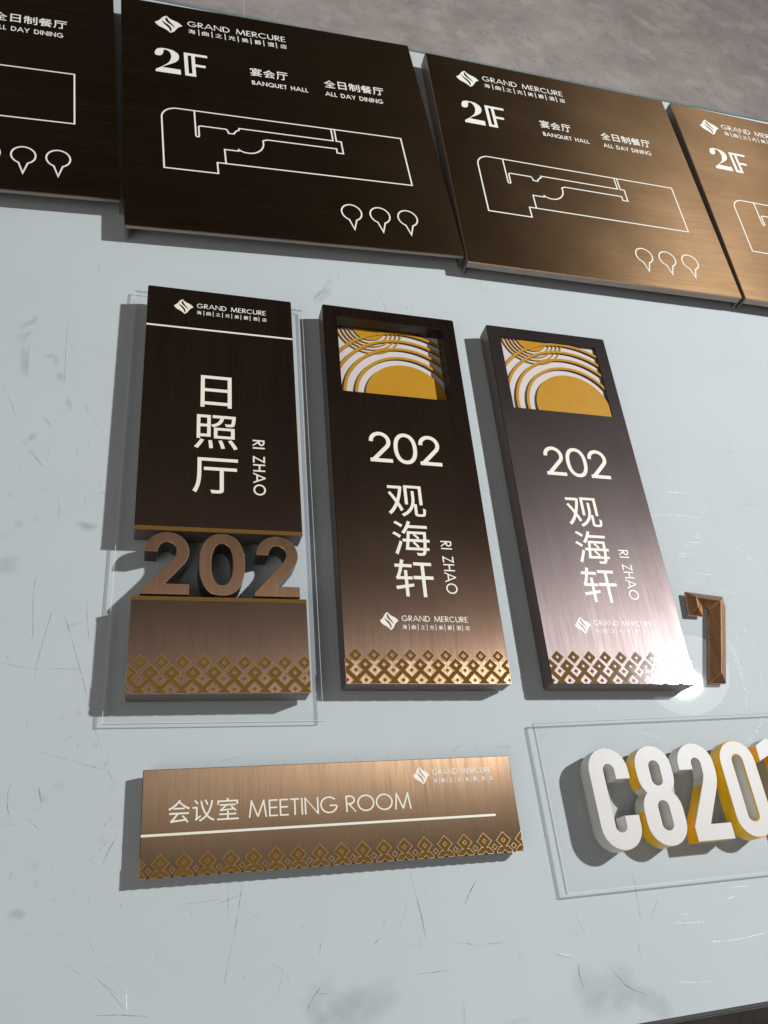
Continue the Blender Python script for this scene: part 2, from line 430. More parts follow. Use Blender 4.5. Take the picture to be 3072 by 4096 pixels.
# ------------------------------------------------------------------ lettering
HAN = {
    '观': [[231,396,231,130,267,130,267,362,414,362,414,130,451,130,451,396],[320,320,320,224,317,176,306,126,282,76,241,29,178,-13,183,-17,188,-22,193,-28,198,-34,201,-40,246,-11,282,20,309,54,329,90,343,126,343,12,344,-5,349,-17,358,-25,371,-29,389,-31,431,-31,453,-28,467,-18,476,0,481,28,484,69,478,70,471,73,465,76,459,79,453,83,451,47,449,22,445,7,440,0,432,-2,395,-2,384,0,379,5,377,16,377,137,346,137,349,155,352,173,354,190,355,207,355,224,355,320],[29,280,46,256,63,231,80,205,96,178,112,152,96,117,78,84,59,55,38,30,17,9,23,4,29,-1,35,-7,41,-14,45,-20,65,2,84,25,102,51,119,80,135,111,144,93,152,77,159,61,165,46,171,32,203,54,195,72,187,91,177,111,166,132,154,154,167,193,179,235,189,279,198,326,205,376,181,383,174,382,26,382,26,346,165,346,159,313,153,282,146,252,138,223,128,195,115,216,101,238,86,259,71,279,57,299]],
    '海': [[48,388,66,378,86,367,104,356,121,345,134,334,156,363,143,373,126,384,107,394,88,404,69,413],[21,242,39,233,57,222,75,211,90,200,103,190,125,219,112,228,96,239,78,249,59,259,42,268],[36,-11,69,-32,82,-2,96,31,109,65,122,99,134,132,105,152,92,117,78,81,63,47,49,16],[279,235,291,224,304,213,316,201,326,189,334,178,229,178,238,249,411,249,407,178,336,178,357,193,348,203,338,215,326,227,313,238,300,249],[143,178,143,144,189,144,185,119,182,95,178,73,174,52,171,34,393,34,391,24,389,17,387,11,384,6,382,3,377,-2,371,-4,363,-5,356,-5,346,-5,333,-4,319,-3,304,-2,307,-8,310,-15,312,-22,314,-28,315,-35,329,-35,343,-36,356,-36,368,-36,378,-35,386,-34,394,-32,401,-29,407,-24,413,-17,417,-11,420,-3,424,7,427,19,430,34,468,34,468,66,434,66,440,144,482,144,482,178,442,178,446,263,447,281,206,281,204,262,202,242,199,221,196,200,194,178],[224,144,405,144,404,125,403,108,401,93,400,79,399,66,213,66],[266,128,279,117,293,104,306,90,317,77,326,66,348,82,339,93,328,106,315,119,301,131,288,142],[221,421,209,386,194,352,176,320,157,291,137,266,143,262,150,258,157,254,164,249,169,245,180,259,191,275,202,292,213,310,223,329,469,329,469,364,240,364,258,411]],
    '轩': [[44,166,47,168,54,170,62,172,71,173,82,173,134,173,134,102,24,84,32,47,134,67,134,-38,170,-38,170,74,238,88,236,121,170,109,170,173,228,173,228,207,170,207,170,284,134,284,134,207,78,207,86,228,95,251,103,275,110,300,118,325,230,325,230,361,127,361,138,412,100,420,98,408,96,396,94,384,91,373,89,361,27,361,27,325,81,325,74,302,69,282,63,264,59,251,55,241,50,228,46,218,41,209,36,204,32,201,34,194,37,186,40,179,42,172],[243,217,243,178,340,178,340,-40,379,-40,379,178,480,178,480,217,379,217,379,351,470,351,470,388,254,388,254,351,340,351,340,217]],
    '日': [[127,176,376,176,376,36,127,36],[127,213,127,349,376,349,376,213],[88,386,88,-35,127,-35,127,-2,376,-2,376,-32,416,-32,416,386]],
    '照': [[264,204,411,204,411,128,264,128],[229,235,229,96,448,96,448,235],[170,62,173,42,176,20,178,-1,180,-21,181,-38,217,-33,216,-16,214,4,212,25,208,46,205,66],[277,64,285,43,292,22,298,0,304,-20,308,-37,345,-29,340,-12,335,8,328,30,320,51,312,71],[379,67,394,45,408,23,422,0,434,-22,443,-41,478,-25,469,-6,457,15,443,38,428,60,413,81],[87,77,76,54,63,32,50,10,35,-10,22,-27,58,-43,71,-24,85,-2,99,20,112,44,123,67],[82,365,157,365,157,277,82,277],[82,146,82,244,157,244,157,146],[47,399,47,87,82,87,82,112,192,112,192,399],[214,400,214,366,298,366,290,340,277,317,259,298,233,282,198,270,203,265,207,260,212,253,216,247,219,242,259,258,289,278,311,303,326,332,335,366,424,366,422,341,420,321,417,308,414,298,411,293,407,290,402,289,396,289,389,289,381,289,370,289,358,290,345,291,348,285,351,279,353,272,354,266,355,260,368,259,381,258,393,258,403,259,412,259,419,260,425,261,431,264,436,267,441,271,447,280,451,295,455,317,458,346,461,385,462,400]],
    '厅': [[63,389,63,219,62,173,59,125,52,76,38,28,17,-15,23,-18,30,-22,37,-28,44,-33,49,-38,71,8,87,61,96,115,100,169,101,219,101,353,477,353,477,389],[129,275,129,239,291,239,291,10,290,3,286,0,278,-2,269,-2,255,-2,238,-2,218,-1,196,-1,199,-8,203,-16,206,-24,208,-31,210,-39,236,-38,259,-38,278,-37,293,-35,306,-32,315,-28,322,-22,326,-14,329,-4,330,10,330,239,466,239,466,275]],
    '会': [[79,-29,93,-25,120,-21,172,-16,258,-9,391,3,397,-6,403,-15,409,-24,414,-32,419,-40,453,-19,436,5,416,32,391,60,365,87,338,113,307,96,318,84,330,73,342,61,353,48,364,36,137,18,158,39,179,61,199,84,219,108,239,132,459,132,459,169,45,169,45,132,188,132,168,106,148,83,129,62,114,46,104,36,95,28,87,21,79,16,72,12,66,10,68,2,71,-6,74,-15,77,-23],[252,420,220,380,179,342,132,307,78,275,21,248,27,243,33,236,39,229,44,222,49,216,66,224,83,232,100,241,116,251,132,261,132,230,371,230,371,265,139,265,164,282,188,300,211,319,232,339,252,359,271,340,293,321,317,302,343,283,371,265,387,255,404,246,421,237,438,229,455,222,459,228,465,235,470,243,476,249,482,255,433,274,386,299,343,326,305,355,273,385,288,405]],
    '议': [[271,397,283,375,295,353,305,330,314,309,320,291,354,307,348,325,338,345,327,367,315,389,303,410],[57,386,70,370,84,354,98,338,110,322,119,308,148,332,138,345,126,360,112,376,98,391,84,406],[416,389,405,328,390,270,372,215,349,164,320,117,292,161,269,210,249,264,233,321,221,383,186,377,200,308,217,245,239,186,264,133,295,85,272,62,247,41,220,21,189,3,156,-13,160,-18,165,-24,170,-31,174,-38,178,-44,211,-27,242,-9,270,11,295,33,319,56,342,32,368,10,397,-9,428,-27,461,-42,465,-35,471,-28,476,-21,482,-14,488,-9,454,5,423,22,394,41,368,62,344,87,377,137,403,193,424,253,441,316,455,383],[23,264,23,227,94,227,94,51,92,36,88,24,83,13,77,5,72,-1,76,-5,81,-10,86,-16,90,-22,94,-27,99,-21,110,-12,128,2,158,24,203,56,200,61,197,67,195,74,192,81,190,88,130,46,130,264]],
    '室': [[75,108,75,75,231,75,231,8,30,8,30,-26,473,-26,473,8,269,8,269,75,428,75,428,108,269,108,269,161,231,161,231,108],[95,152,107,155,131,158,176,162,254,169,373,178,380,171,386,164,392,158,397,152,402,146,431,167,416,183,397,202,376,222,354,241,332,258,305,240,312,233,320,226,329,220,337,212,345,205,152,192,169,205,186,218,202,233,219,248,235,264,418,264,418,297,87,297,87,264,187,264,170,248,153,233,139,220,127,210,118,204,110,198,103,194,96,190,90,187,84,186,86,179,89,172,91,164,93,157],[218,415,222,407,226,400,230,392,234,383,237,376,35,376,35,287,72,287,72,342,428,342,428,287,466,287,466,376,279,376,275,385,270,395,265,405,259,416,254,425]],
    '宴': [[147,226,352,226,352,190,147,190],[147,286,352,286,352,251,147,251],[95,48,121,43,146,39,171,34,196,28,221,23,189,14,155,6,118,0,79,-4,36,-8,40,-13,43,-20,46,-26,49,-33,51,-40,104,-34,153,-26,198,-17,238,-5,274,10,306,0,336,-9,364,-19,390,-29,412,-39,448,-12,426,-3,401,6,374,15,345,23,315,32,329,43,343,55,355,69,367,83,377,98,471,98,471,131,215,131,233,157,209,164,389,164,389,312,112,312,112,164,192,164,169,131,28,131,28,98,143,98,133,87,123,76,114,66,104,57],[334,98,323,85,312,73,299,63,285,53,270,44,248,49,226,53,205,58,183,63,161,67,189,98],[215,418,219,411,224,404,228,397,232,389,236,382,36,382,36,289,72,289,72,349,428,349,428,289,465,289,465,382,279,382,275,391,270,400,264,410,258,419,251,428]],
    '全': [[247,426,212,379,169,335,120,294,68,260,13,231,19,226,25,220,30,213,35,207,39,201,51,207,63,213,75,220,87,227,99,235,99,202,231,202,231,124,102,124,102,91,231,91,231,8,38,8,38,-26,465,-26,465,8,270,8,270,91,405,91,405,124,270,124,270,202,405,202,405,235,416,227,427,220,439,213,451,205,463,199,466,205,471,212,477,219,483,225,489,230,441,257,395,287,351,319,310,356,271,397,280,410],[100,236,133,259,165,284,196,311,224,339,250,370,279,338,309,310,339,283,371,259,404,236]],
    '制': [[338,374,338,97,374,97,374,374],[427,415,427,12,426,5,423,2,417,1,409,1,398,1,384,1,367,1,350,2,353,-6,356,-14,359,-23,361,-31,363,-38,384,-38,403,-37,419,-36,432,-34,443,-31,451,-26,457,-20,461,-12,463,-1,464,12,464,415],[71,408,64,379,55,350,45,323,34,298,21,276,27,274,34,271,42,268,49,265,54,262,59,271,64,281,69,291,74,302,79,314,145,314,145,261,23,261,23,227,145,227,145,176,46,176,46,1,80,1,80,142,145,142,145,-40,181,-40,181,142,250,142,250,39,249,35,247,33,243,32,238,32,232,32,223,32,212,32,200,33,203,26,205,20,207,13,209,6,211,-1,226,0,240,0,251,1,261,3,269,6,275,10,280,15,283,21,284,29,285,38,285,176,181,176,181,227,302,227,302,261,181,261,181,314,282,314,282,348,181,348,181,418,145,418,145,348,92,348,95,358,98,369,101,379,103,390,106,401]],
    '餐': [[76,283,83,279,91,274,99,268,106,263,114,258,97,249,80,241,62,234,45,228,28,223,32,219,36,214,40,208,44,203,47,198,91,214,135,236,176,264,210,297,237,337,215,349,209,347,164,347,164,371,251,371,251,396,164,396,164,420,131,420,131,347,122,347,128,358,98,363,87,348,74,333,58,318,40,303,19,290,27,285,34,277,41,270,56,280,69,290,82,301,93,312,104,324,191,324,182,313,173,302,162,292,150,282,138,274,130,279,122,285,113,290,105,295,97,300],[270,333,282,327,295,321,307,314,320,307,333,300,322,294,312,289,301,284,290,280,280,277,284,272,288,267,292,261,296,255,299,250,312,255,325,261,338,267,351,274,363,282,379,271,394,261,409,250,421,240,432,231,456,256,445,264,433,273,419,283,405,292,390,302,405,317,419,333,431,350,442,369,451,390,430,399,426,398,271,398,271,370,407,370,399,359,391,348,381,338,371,328,361,319,346,327,332,334,319,341,305,348,292,354],[351,107,351,81,153,81,153,107],[351,128,153,128,153,154,351,154],[222,205,243,177,149,177,171,188,192,200,212,213,232,227,250,242,269,227,290,213,313,200,337,188,362,177,280,177,275,184,270,192,264,199,258,206,252,213],[107,-38,114,-35,128,-32,154,-27,197,-21,262,-11,262,-2,263,8,265,18,153,2,153,58,258,58,241,38,280,24,321,8,361,-8,396,-24,425,-39,446,-14,434,-8,422,-2,409,4,394,10,380,16,391,24,403,33,414,42,426,51,437,61,410,78,400,69,389,58,377,48,364,37,352,28,334,34,317,40,300,46,283,52,267,58,387,58,387,167,402,161,417,156,432,151,447,147,462,144,465,149,469,156,474,162,479,168,484,173,437,184,390,199,345,217,304,238,270,262,280,273,251,288,217,256,175,227,127,202,75,181,22,165,27,160,32,154,36,147,41,141,44,136,59,140,73,145,88,150,102,156,117,162,117,22,115,11,111,3,105,-3,99,-7,94,-10,97,-14,100,-20,103,-27,105,-33]],
    '曲': [[291,415,291,320,206,320,206,415,169,415,169,320,49,320,49,-40,85,-40,85,-8,417,-8,417,-38,453,-38,453,320,327,320,327,415],[85,29,85,139,169,139,169,29],[417,29,327,29,327,139,417,139],[206,29,206,139,291,139,291,29],[85,175,85,284,169,284,169,175],[417,175,327,175,327,284,417,284],[206,175,206,284,291,284,291,175]],
    '之': [[117,67,101,63,83,55,64,41,44,23,25,3,53,-32,67,-12,80,5,93,19,105,28,116,31,123,29,132,24,141,17,152,9,163,2,184,-10,208,-17,234,-22,264,-25,299,-26,331,-25,369,-24,408,-23,443,-22,470,-21,471,-13,473,-4,476,5,478,13,481,21,449,17,413,15,375,13,336,11,300,11,268,12,239,14,214,18,191,25,171,35,158,44,220,86,282,136,340,191,392,248,434,305,406,323,399,321,50,321,50,284,371,284,332,237,285,189,233,143,178,101,124,66],[208,405,220,389,232,371,243,353,253,336,260,321,296,341,287,355,277,371,265,389,253,406,241,423]],
    '光': [[69,383,84,358,98,331,111,305,121,280,128,258,165,272,157,294,146,319,133,345,118,371,103,396],[398,401,388,376,375,348,362,321,348,295,335,272,367,260,380,281,395,306,409,333,423,360,437,387],[230,420,230,229,28,229,28,194,161,194,154,139,141,92,116,51,76,17,17,-8,22,-13,28,-20,33,-27,37,-34,41,-40,105,-10,149,28,177,76,193,131,201,194,294,194,294,16,295,-6,301,-22,311,-32,327,-37,351,-39,423,-39,445,-36,460,-26,470,-7,476,22,480,65,473,67,466,70,458,73,451,77,445,81,444,44,441,20,437,5,430,-2,420,-4,355,-4,345,-3,338,-1,334,2,332,8,331,16,331,194,474,194,474,229,268,229,268,420]],
    '美': [[348,422,341,408,332,393,323,378,313,363,304,350,172,350,190,359,184,370,176,383,167,396,157,410,146,422,113,408,122,397,131,385,139,373,146,361,152,350,49,350,49,317,230,317,230,275,73,275,73,243,230,243,230,201,28,201,28,167,226,167,225,159,224,151,222,143,221,136,219,128,41,128,41,95,208,95,191,66,165,42,130,22,82,7,21,-5,25,-11,29,-18,34,-25,37,-32,40,-39,109,-23,162,-3,201,23,229,54,248,91,275,51,309,19,351,-7,400,-26,457,-39,460,-32,464,-24,469,-17,475,-10,480,-4,428,5,382,19,343,39,311,64,286,95,469,95,469,128,259,128,265,167,475,167,475,201,268,201,268,243,429,243,429,275,268,275,268,317,452,317,452,350,346,350,354,361,362,373,371,385,379,398,387,410]],
    '爵': [[424,421,363,412,290,405,209,400,126,396,45,394,48,385,51,375,53,366,134,368,219,371,302,377,378,384,445,394],[267,98,278,84,289,69,299,53,308,38,314,25,344,38,337,51,329,66,318,81,307,96,295,110],[324,288,408,288,408,244,324,244],[206,288,289,288,289,244,206,244],[92,288,172,288,172,244,92,244],[56,314,56,217,445,217,445,314,372,314,380,324,388,334,396,345,404,356,412,367,378,379,371,367,363,353,354,339,345,326,336,314,237,314,268,322,265,331,261,341,256,351,250,362,244,372,213,365,218,355,224,344,229,333,232,323,235,314,128,314,150,321,146,329,141,339,135,348,128,358,121,366,91,357,97,348,103,340,109,331,114,322,118,314],[161,50,188,21,99,4,99,63,189,63],[53,-40,60,-37,74,-33,100,-26,143,-17,208,-4,213,-12,219,-20,224,-27,228,-35,232,-42,262,-27,251,-10,238,9,223,28,206,46,189,63,233,63,233,195,80,195,62,195,62,29,60,17,56,7,49,0,42,-6,36,-10,39,-15,43,-21,47,-28,50,-34],[198,118,198,90,99,90,99,118],[198,143,99,143,99,169,198,169],[382,207,382,161,248,161,248,130,382,130,382,6,381,1,378,-2,372,-4,308,-3,311,-9,313,-15,316,-22,318,-28,320,-35,342,-34,360,-34,376,-33,388,-32,398,-29,406,-25,411,-20,415,-14,417,-5,418,6,418,130,478,130,478,161,418,161,418,207]],
    '酒': [[36,385,52,374,70,363,88,352,103,341,116,332,139,362,125,371,109,381,91,391,73,402,57,412],[17,250,35,240,54,230,72,219,89,209,102,200,123,231,109,240,93,249,74,259,56,269,38,278],[27,-11,60,-33,76,-3,92,30,108,64,124,98,139,131,109,153,93,117,76,82,58,47,42,16],[164,291,164,-40,198,-40,198,-16,423,-16,423,-38,459,-38,459,291,365,291,365,358,478,358,478,393,146,393,146,358,249,358,249,291],[282,358,331,358,331,291,282,291],[198,75,423,75,423,18,198,18],[198,108,198,151,216,133,244,152,263,173,275,195,282,218,284,240,284,257,330,257,330,196,331,179,334,168,342,160,353,157,370,156,418,156,423,156,423,108],[198,157,198,257,254,257,254,240,252,223,247,206,237,189,221,172],[360,257,423,257,423,188,422,187,419,186,414,186,373,186,364,187,360,190,360,196]],
    '店': [[146,145,146,-34,183,-34,183,-14,395,-14,395,-33,433,-33,433,145,294,145,294,212,457,212,457,247,294,247,294,306,256,306,256,145],[183,20,183,110,395,110,395,20],[233,410,239,400,245,390,250,380,255,369,260,359,62,359,62,228,62,181,58,131,51,78,37,28,15,-19,21,-22,29,-26,36,-31,43,-36,48,-40,71,10,87,65,96,122,100,178,101,228,101,323,472,323,472,359,302,359,297,370,291,383,285,395,277,407,270,419]],
    '2': [[233,47,103,47,143,96,173,137,193,173,205,206,209,239,204,274,190,304,168,326,139,340,105,346,88,344,72,340,56,334,40,325,24,313,24,252,40,270,56,283,71,291,86,296,101,298,120,294,136,286,149,272,157,255,160,234,159,218,156,203,151,190,144,176,136,161,116,130,92,97,67,64,41,33,17,4,17,0,233,0]],
    'C': [[328,318,301,328,277,336,254,341,232,344,211,346,150,337,98,312,59,274,33,224,24,166,31,120,52,75,88,35,140,6,208,-5,238,-3,265,1,289,7,311,16,332,26,332,79,308,65,284,55,260,47,236,42,213,41,167,47,128,64,99,91,81,127,75,170,81,212,100,248,129,276,166,294,211,301,234,299,257,295,280,288,303,278,328,265]],
    'U': [[324,341,275,341,275,143,274,124,272,107,269,93,262,79,254,68,243,59,229,52,213,46,195,42,174,41,156,42,141,45,126,51,112,59,100,70,92,79,86,90,82,103,80,119,80,140,80,341,31,341,31,129,38,79,60,42,91,16,130,0,173,-5,227,2,270,20,300,49,318,88,324,134]],
    'R': [[39,341,39,0,88,0,88,148,108,148,123,147,138,141,154,128,174,105,199,70,244,0,302,0,290,17,280,31,271,43,264,55,256,68,241,92,226,113,212,132,197,148,180,162,199,172,215,186,227,203,234,223,237,246,231,278,217,305,194,324,163,337,125,341],[88,299,119,299,144,297,163,290,176,279,183,265,186,248,184,231,178,216,165,203,146,195,119,192,88,192]],
}
def han(ch, x0, y0, x1, y1, bold=0.0):
    """one character fitted into a box"""
    loops = []
    for v in HAN[ch]:
        lp = list(zip(v[::2], v[1::2]))
        q = [lp[i] for i in range(len(lp)) if lp[i] != lp[i - 1]]
        loops.append(q)
    if bold:
        ar = sum(lp[i - 1][0] * lp[i][1] - lp[i][0] * lp[i - 1][1] for lp in loops for i in range(len(lp)))
        loops = [inset(lp, -bold if ar > 0 else bold) for lp in loops]
    xs = [p[0] for lp in loops for p in lp]; ys = [p[1] for lp in loops for p in lp]
    ax, ay = (x1 - x0) / (max(xs) - min(xs)), (y1 - y0) / (max(ys) - min(ys))
    return shp([[(x0 + (x - min(xs)) * ax, y0 + (y - min(ys)) * ay) for x, y in lp] for lp in loops], 'nz')

def glyph(ch, w, thin=None):
    """plain geometric capitals, height 1: (advance width, strokes)"""
    t = thin or w; h = w / 2; u = t / 2
    S = lambda *p, k=w: stroke(p, k)
    if ch == ' ': return 0.42, []
    if ch == 'I': return w, [S((h, 0), (h, 1))]
    if ch == 'A': return 0.92, [S((h * .6 - .02, -.05), (.47, 1.06), k=t), S((.45, 1.06), (.94 - h * .6, -.05)), S((.17, .32), (.75, .32), k=t)]
    if ch == 'N': return 0.80, [S((u, 0), (u, 1), k=t), S((h * .6, 1.04), (.80 - h * .6, -.04)), S((.80 - u, 0), (.80 - u, 1), k=t)]
    if ch == 'M': return 1.02, [S((.05, -.03), (.18, 1.03), k=t), S((.16, 1.03), (.51, .03)), S((.51, .03), (.86, 1.03), k=t), S((.84, 1.03), (.97, -.03))]
    if ch == 'Z': return 0.64, [S((.03, 1 - u), (.62, 1 - u), k=t), S((.60, 1.02), (.05, -.02)), S((.02, u), (.63, u), k=t)]
    if ch == 'E': return 0.50, [S((h, 0), (h, 1)), S((h, u), (.50, u), k=t), S((h, .52), (.47, .52), k=t), S((h, 1 - u), (.50, 1 - u), k=t)]
    if ch == 'L': return 0.44, [S((h, 0), (h, 1)), S((h, u), (.44, u), k=t)]
    if ch == 'T': return 0.52, [S((.26, 0), (.26, 1)), S((0, 1 - u), (.52, 1 - u), k=t)]
    if ch == 'H': return 0.70, [S((h, 0), (h, 1)), S((.70 - h, 0), (.70 - h, 1)), S((h, .53), (.70 - h, .53), k=t)]
    if ch == 'Y': return 0.70, [S((.35, 0), (.35, .46)), S((.35, .42), (.03, 1.05)), S((.35, .42), (.67, 1.05), k=t)]
    if ch == 'D': return 0.78, [S((h, 0), (h, 1)), stroke([(h, u), (.28, u)] + arc(.28, .5, .50 - h, .5 - u, -90, 90, 16) + [(h, 1 - u)], (w + t) / 2)]
    if ch in 'OQ':
        r = [stroke(ell(.5, .5, .51 - h, .51 - h, 36), (w + t) / 2, True)]
        if ch == 'Q': r.append(S((.55, .36), (.98, -.02)))
        return 1.0, r
    if ch == 'G': return 0.97, [stroke(arc(.5, .5, .51 - h, .51 - h, 42, 352, 30), (w + t) / 2), S((.52, .5 - u), (.97 - u, .5 - u), k=t)]
    if ch == 'C': return 0.88, [stroke(arc(.5, .5, .51 - h, .51 - h, 45, 315, 28), (w + t) / 2)]
    if ch == 'U': return 0.70, [stroke([(h, 1), (h, .33)] + arc(.35, .33, .35 - h, .33 - u, 180, 360, 16) + [(.70 - h, 1)], (w + t) / 2)]
    if ch == 'R': return 0.58, [S((h, 0), (h, 1)), stroke([(h, .45 + u), (.26, .45 + u)] + arc(.26, .725, .27 - h * .5, .275 - u, -90, 90, 12) + [(h, 1 - u)], (w + t) / 2), S((.20, .47), (.56, -.04))]
    if ch == 'B': return 0.56, [S((h, 0), (h, 1)), stroke([(h, .50 + u * .2), (.24, .50 + u * .2)] + arc(.24, .75, .24 - h * .5, .25 - u, -90, 90, 12) + [(h, 1 - u)], (w + t) / 2), stroke([(h, u), (.27, u)] + arc(.27, .27, .28 - h * .5, .27 - u, -90, 90, 12) + [(h, .54 - u)], (w + t) / 2)]
    if ch == '2': return 0.64, [stroke(arc(.31, .685, .31 - h, .315 - h, 184, -38, 20) + [(.07, .04)], w), S((.0, h), (.64, h))]
    if ch == '0': return 0.68, [stroke(ell(.34, .5, .34 - h, .51 - h, 36, 2.25), w, True)]

def text(s, x0, y0, x1, y1, w, thin=None, gap=0.12, turn=False):
    """a line of capitals fitted into a box; turn = running downwards"""
    out, pen = [], 0.0
    for ch in s:
        adv, st = glyph(ch, w, thin)
        out += [(pen, q) for q in st]
        pen += adv + gap
    tot = pen - gap
    W, H = (x1 - x0, y1 - y0) if not turn else (y1 - y0, x1 - x0)
    res = []
    for px, (rule, loops, bb) in out:
        lps = []
        for lp in loops:
            q = []
            for a, b in lp:
                b = min(1.012, max(-0.012, b)) if rule else b
                u, v = (px + a) / tot * W, b * H
                q.append((x0 + u, y0 + v) if not turn else (x0 + v, y1 - u))
            lps.append(q)
        res.append(shp(lps, rule))
    return res

def emblem(x0, y0, x1, y1):
    """wavy lozenge with two leaf-shaped slits"""
    f = lambda L_: [(x0 + (a - 78) / 312 * (x1 - x0), y0 + (422 - b) / 305 * (y1 - y0)) for a, b in L_]
    body = [(78, 265), (105, 243), (130, 218), (150, 185), (168, 155), (190, 133), (215, 117), (235, 143), (260, 168), (295, 187), (330, 202), (365, 230), (390, 265), (365, 280), (345, 297), (325, 325), (310, 355), (290, 388), (250, 422), (232, 402), (205, 375), (170, 352), (130, 332), (100, 303)]
    s1 = [(211, 138), (222, 160), (232, 190), (250, 222), (278, 258), (298, 292), (306, 322), (288, 302), (262, 274), (232, 248), (208, 220), (198, 190), (200, 162)]
    s2 = [(157, 205), (172, 225), (192, 246), (222, 270), (246, 298), (262, 330), (266, 360), (258, 388), (248, 404), (246, 378), (238, 350), (222, 320), (198, 292), (176, 265), (162, 235)]
    return shp([f(body), f(s1), f(s2)])

HOTEL = '海曲之光美爵酒店'
def hotel_name(parent, z, x0, y0, W, ink, ink2):
    """emblem, Latin name and the spaced Han line; W = width from emblem to the end of the name"""
    k = W / 78.9
    mb = MB(); slab(mb, [emblem(x0, y0, x0 + 16.3 * k, y0 + 16.3 * k)], z - .1, z + .16); mb.build('emblem', ink, parent)
    mb = MB(); slab(mb, text('GRAND MERCURE', x0 + 19.3 * k, y0 + 8.4 * k, x0 + 78.9 * k, y0 + 13.5 * k, 0.135, 0.095, 0.13), z - .1, z + .15); mb.build('hotel_name', ink2, parent)
    mb = MB(); sh = []
    for i, ch in enumerate(HOTEL):
        cx = x0 + (21.2 + i * 8.06) * k
        sh.append(han(ch, cx - 1.95 * k, y0 + 1.2 * k, cx + 1.95 * k, y0 + 5.2 * k, 3.5))
        if i < 7:
            bx = x0 + (25.0 + i * 7.95) * k
            sh.append(shp([rect(bx, y0 + .3 * k, bx + .45 * k, y0 + 6.1 * k)]))
    for s in sh: slab(mb, [s], z - .1, z + .15)
    mb.build('hotel_name', ink2, parent)

def ink_part(name, shapes, z, parent, mat, t=0.16):
    mb = MB()
    slab(mb, shapes, z - .1, z + t)
    return mb.build(name, mat, parent)

def diamond(cx, cy, h): return shp([[(cx - h, cy), (cx, cy - h), (cx + h, cy), (cx, cy + h)]])

def rims(mb, loops, pred, ex, z, mi, w=.34):
    """bright burr line round every raised figure"""
    for i, lp in enumerate(outline(loops, pred, ex)):
        slab(mb, [stroke(lp, w, True)], z, z + .25 + .0005 * i, mi)

def pattern(parent, W, z, mat_gold, mat_metal, bare=None, burr=True):
    """interlaced lozenge band across the foot of a plate"""
    p = 15.54; lo, rim = [], []
    gold = lambda x, y: False
    up = [(9.2 + p * i, 24.2) for i in range(9)]
    mid = [(9.2 - p / 2 + p * i, 16.2) for i in range(10)]
    neg1 = [(8.9 + p * i, 11.6) for i in range(9)]
    neg2 = [(8.9 - p / 2 + p * i, 3.3) for i in range(10)]
    l1 = lambda c, x, y: abs(x - c[0]) + abs(y - c[1])
    def pred(x, y):
        if not (0.15 < x < W - .15 and 0.1 < y): return False
        for c in up:
            d = l1(c, x, y)
            if d < 5.8: return d > 1.75
        for c in neg1:
            d = l1(c, x, y)
            if d < 5.45: return d < 1.9
        for c in neg2:
            d = l1(c, x, y)
            if d < 5.45: return d < 1.9
        for c in mid:
            d = l1(c, x, y)
            if d < 6.1 or (y < c[1] - .2 and d < 7.2): return d > 1.75
        return y < 11.2
    loops = []
    for c in up: loops += [diamond(*c, 5.8), diamond(*c, 1.75)]
    for c in mid: loops += [diamond(*c, 6.1), diamond(*c, 7.2), diamond(*c, 1.75)]
    for c in neg1 + neg2: loops += [diamond(*c, 5.45), diamond(*c, 1.9)]
    ex = [rect(.15, .1, W - .15, 60), rect(-20, -20, W + 20, 11.2)] + [rect(c[0] - 8, c[1] - .2, c[0] + 8, c[1] + 30) for c in mid]
    mb = MB()
    slab(mb, loops, z - .1, z + .22, 0, 1, pred, ex)
    if bare:
        slab(mb, loops + [shp([rect(.2, .1, W - .2, 19.5)])], z - .1, z + .03, 2, 2, lambda x, y: .2 < x < W - .2 and .1 < y < 19.5 and not pred(x, y), ex)
    if burr: rims(mb, loops, pred, ex, z, 3)
    mb.build('pattern_band', [mat_gold, mat_metal, bare or mat_metal, M_RIM], parent)

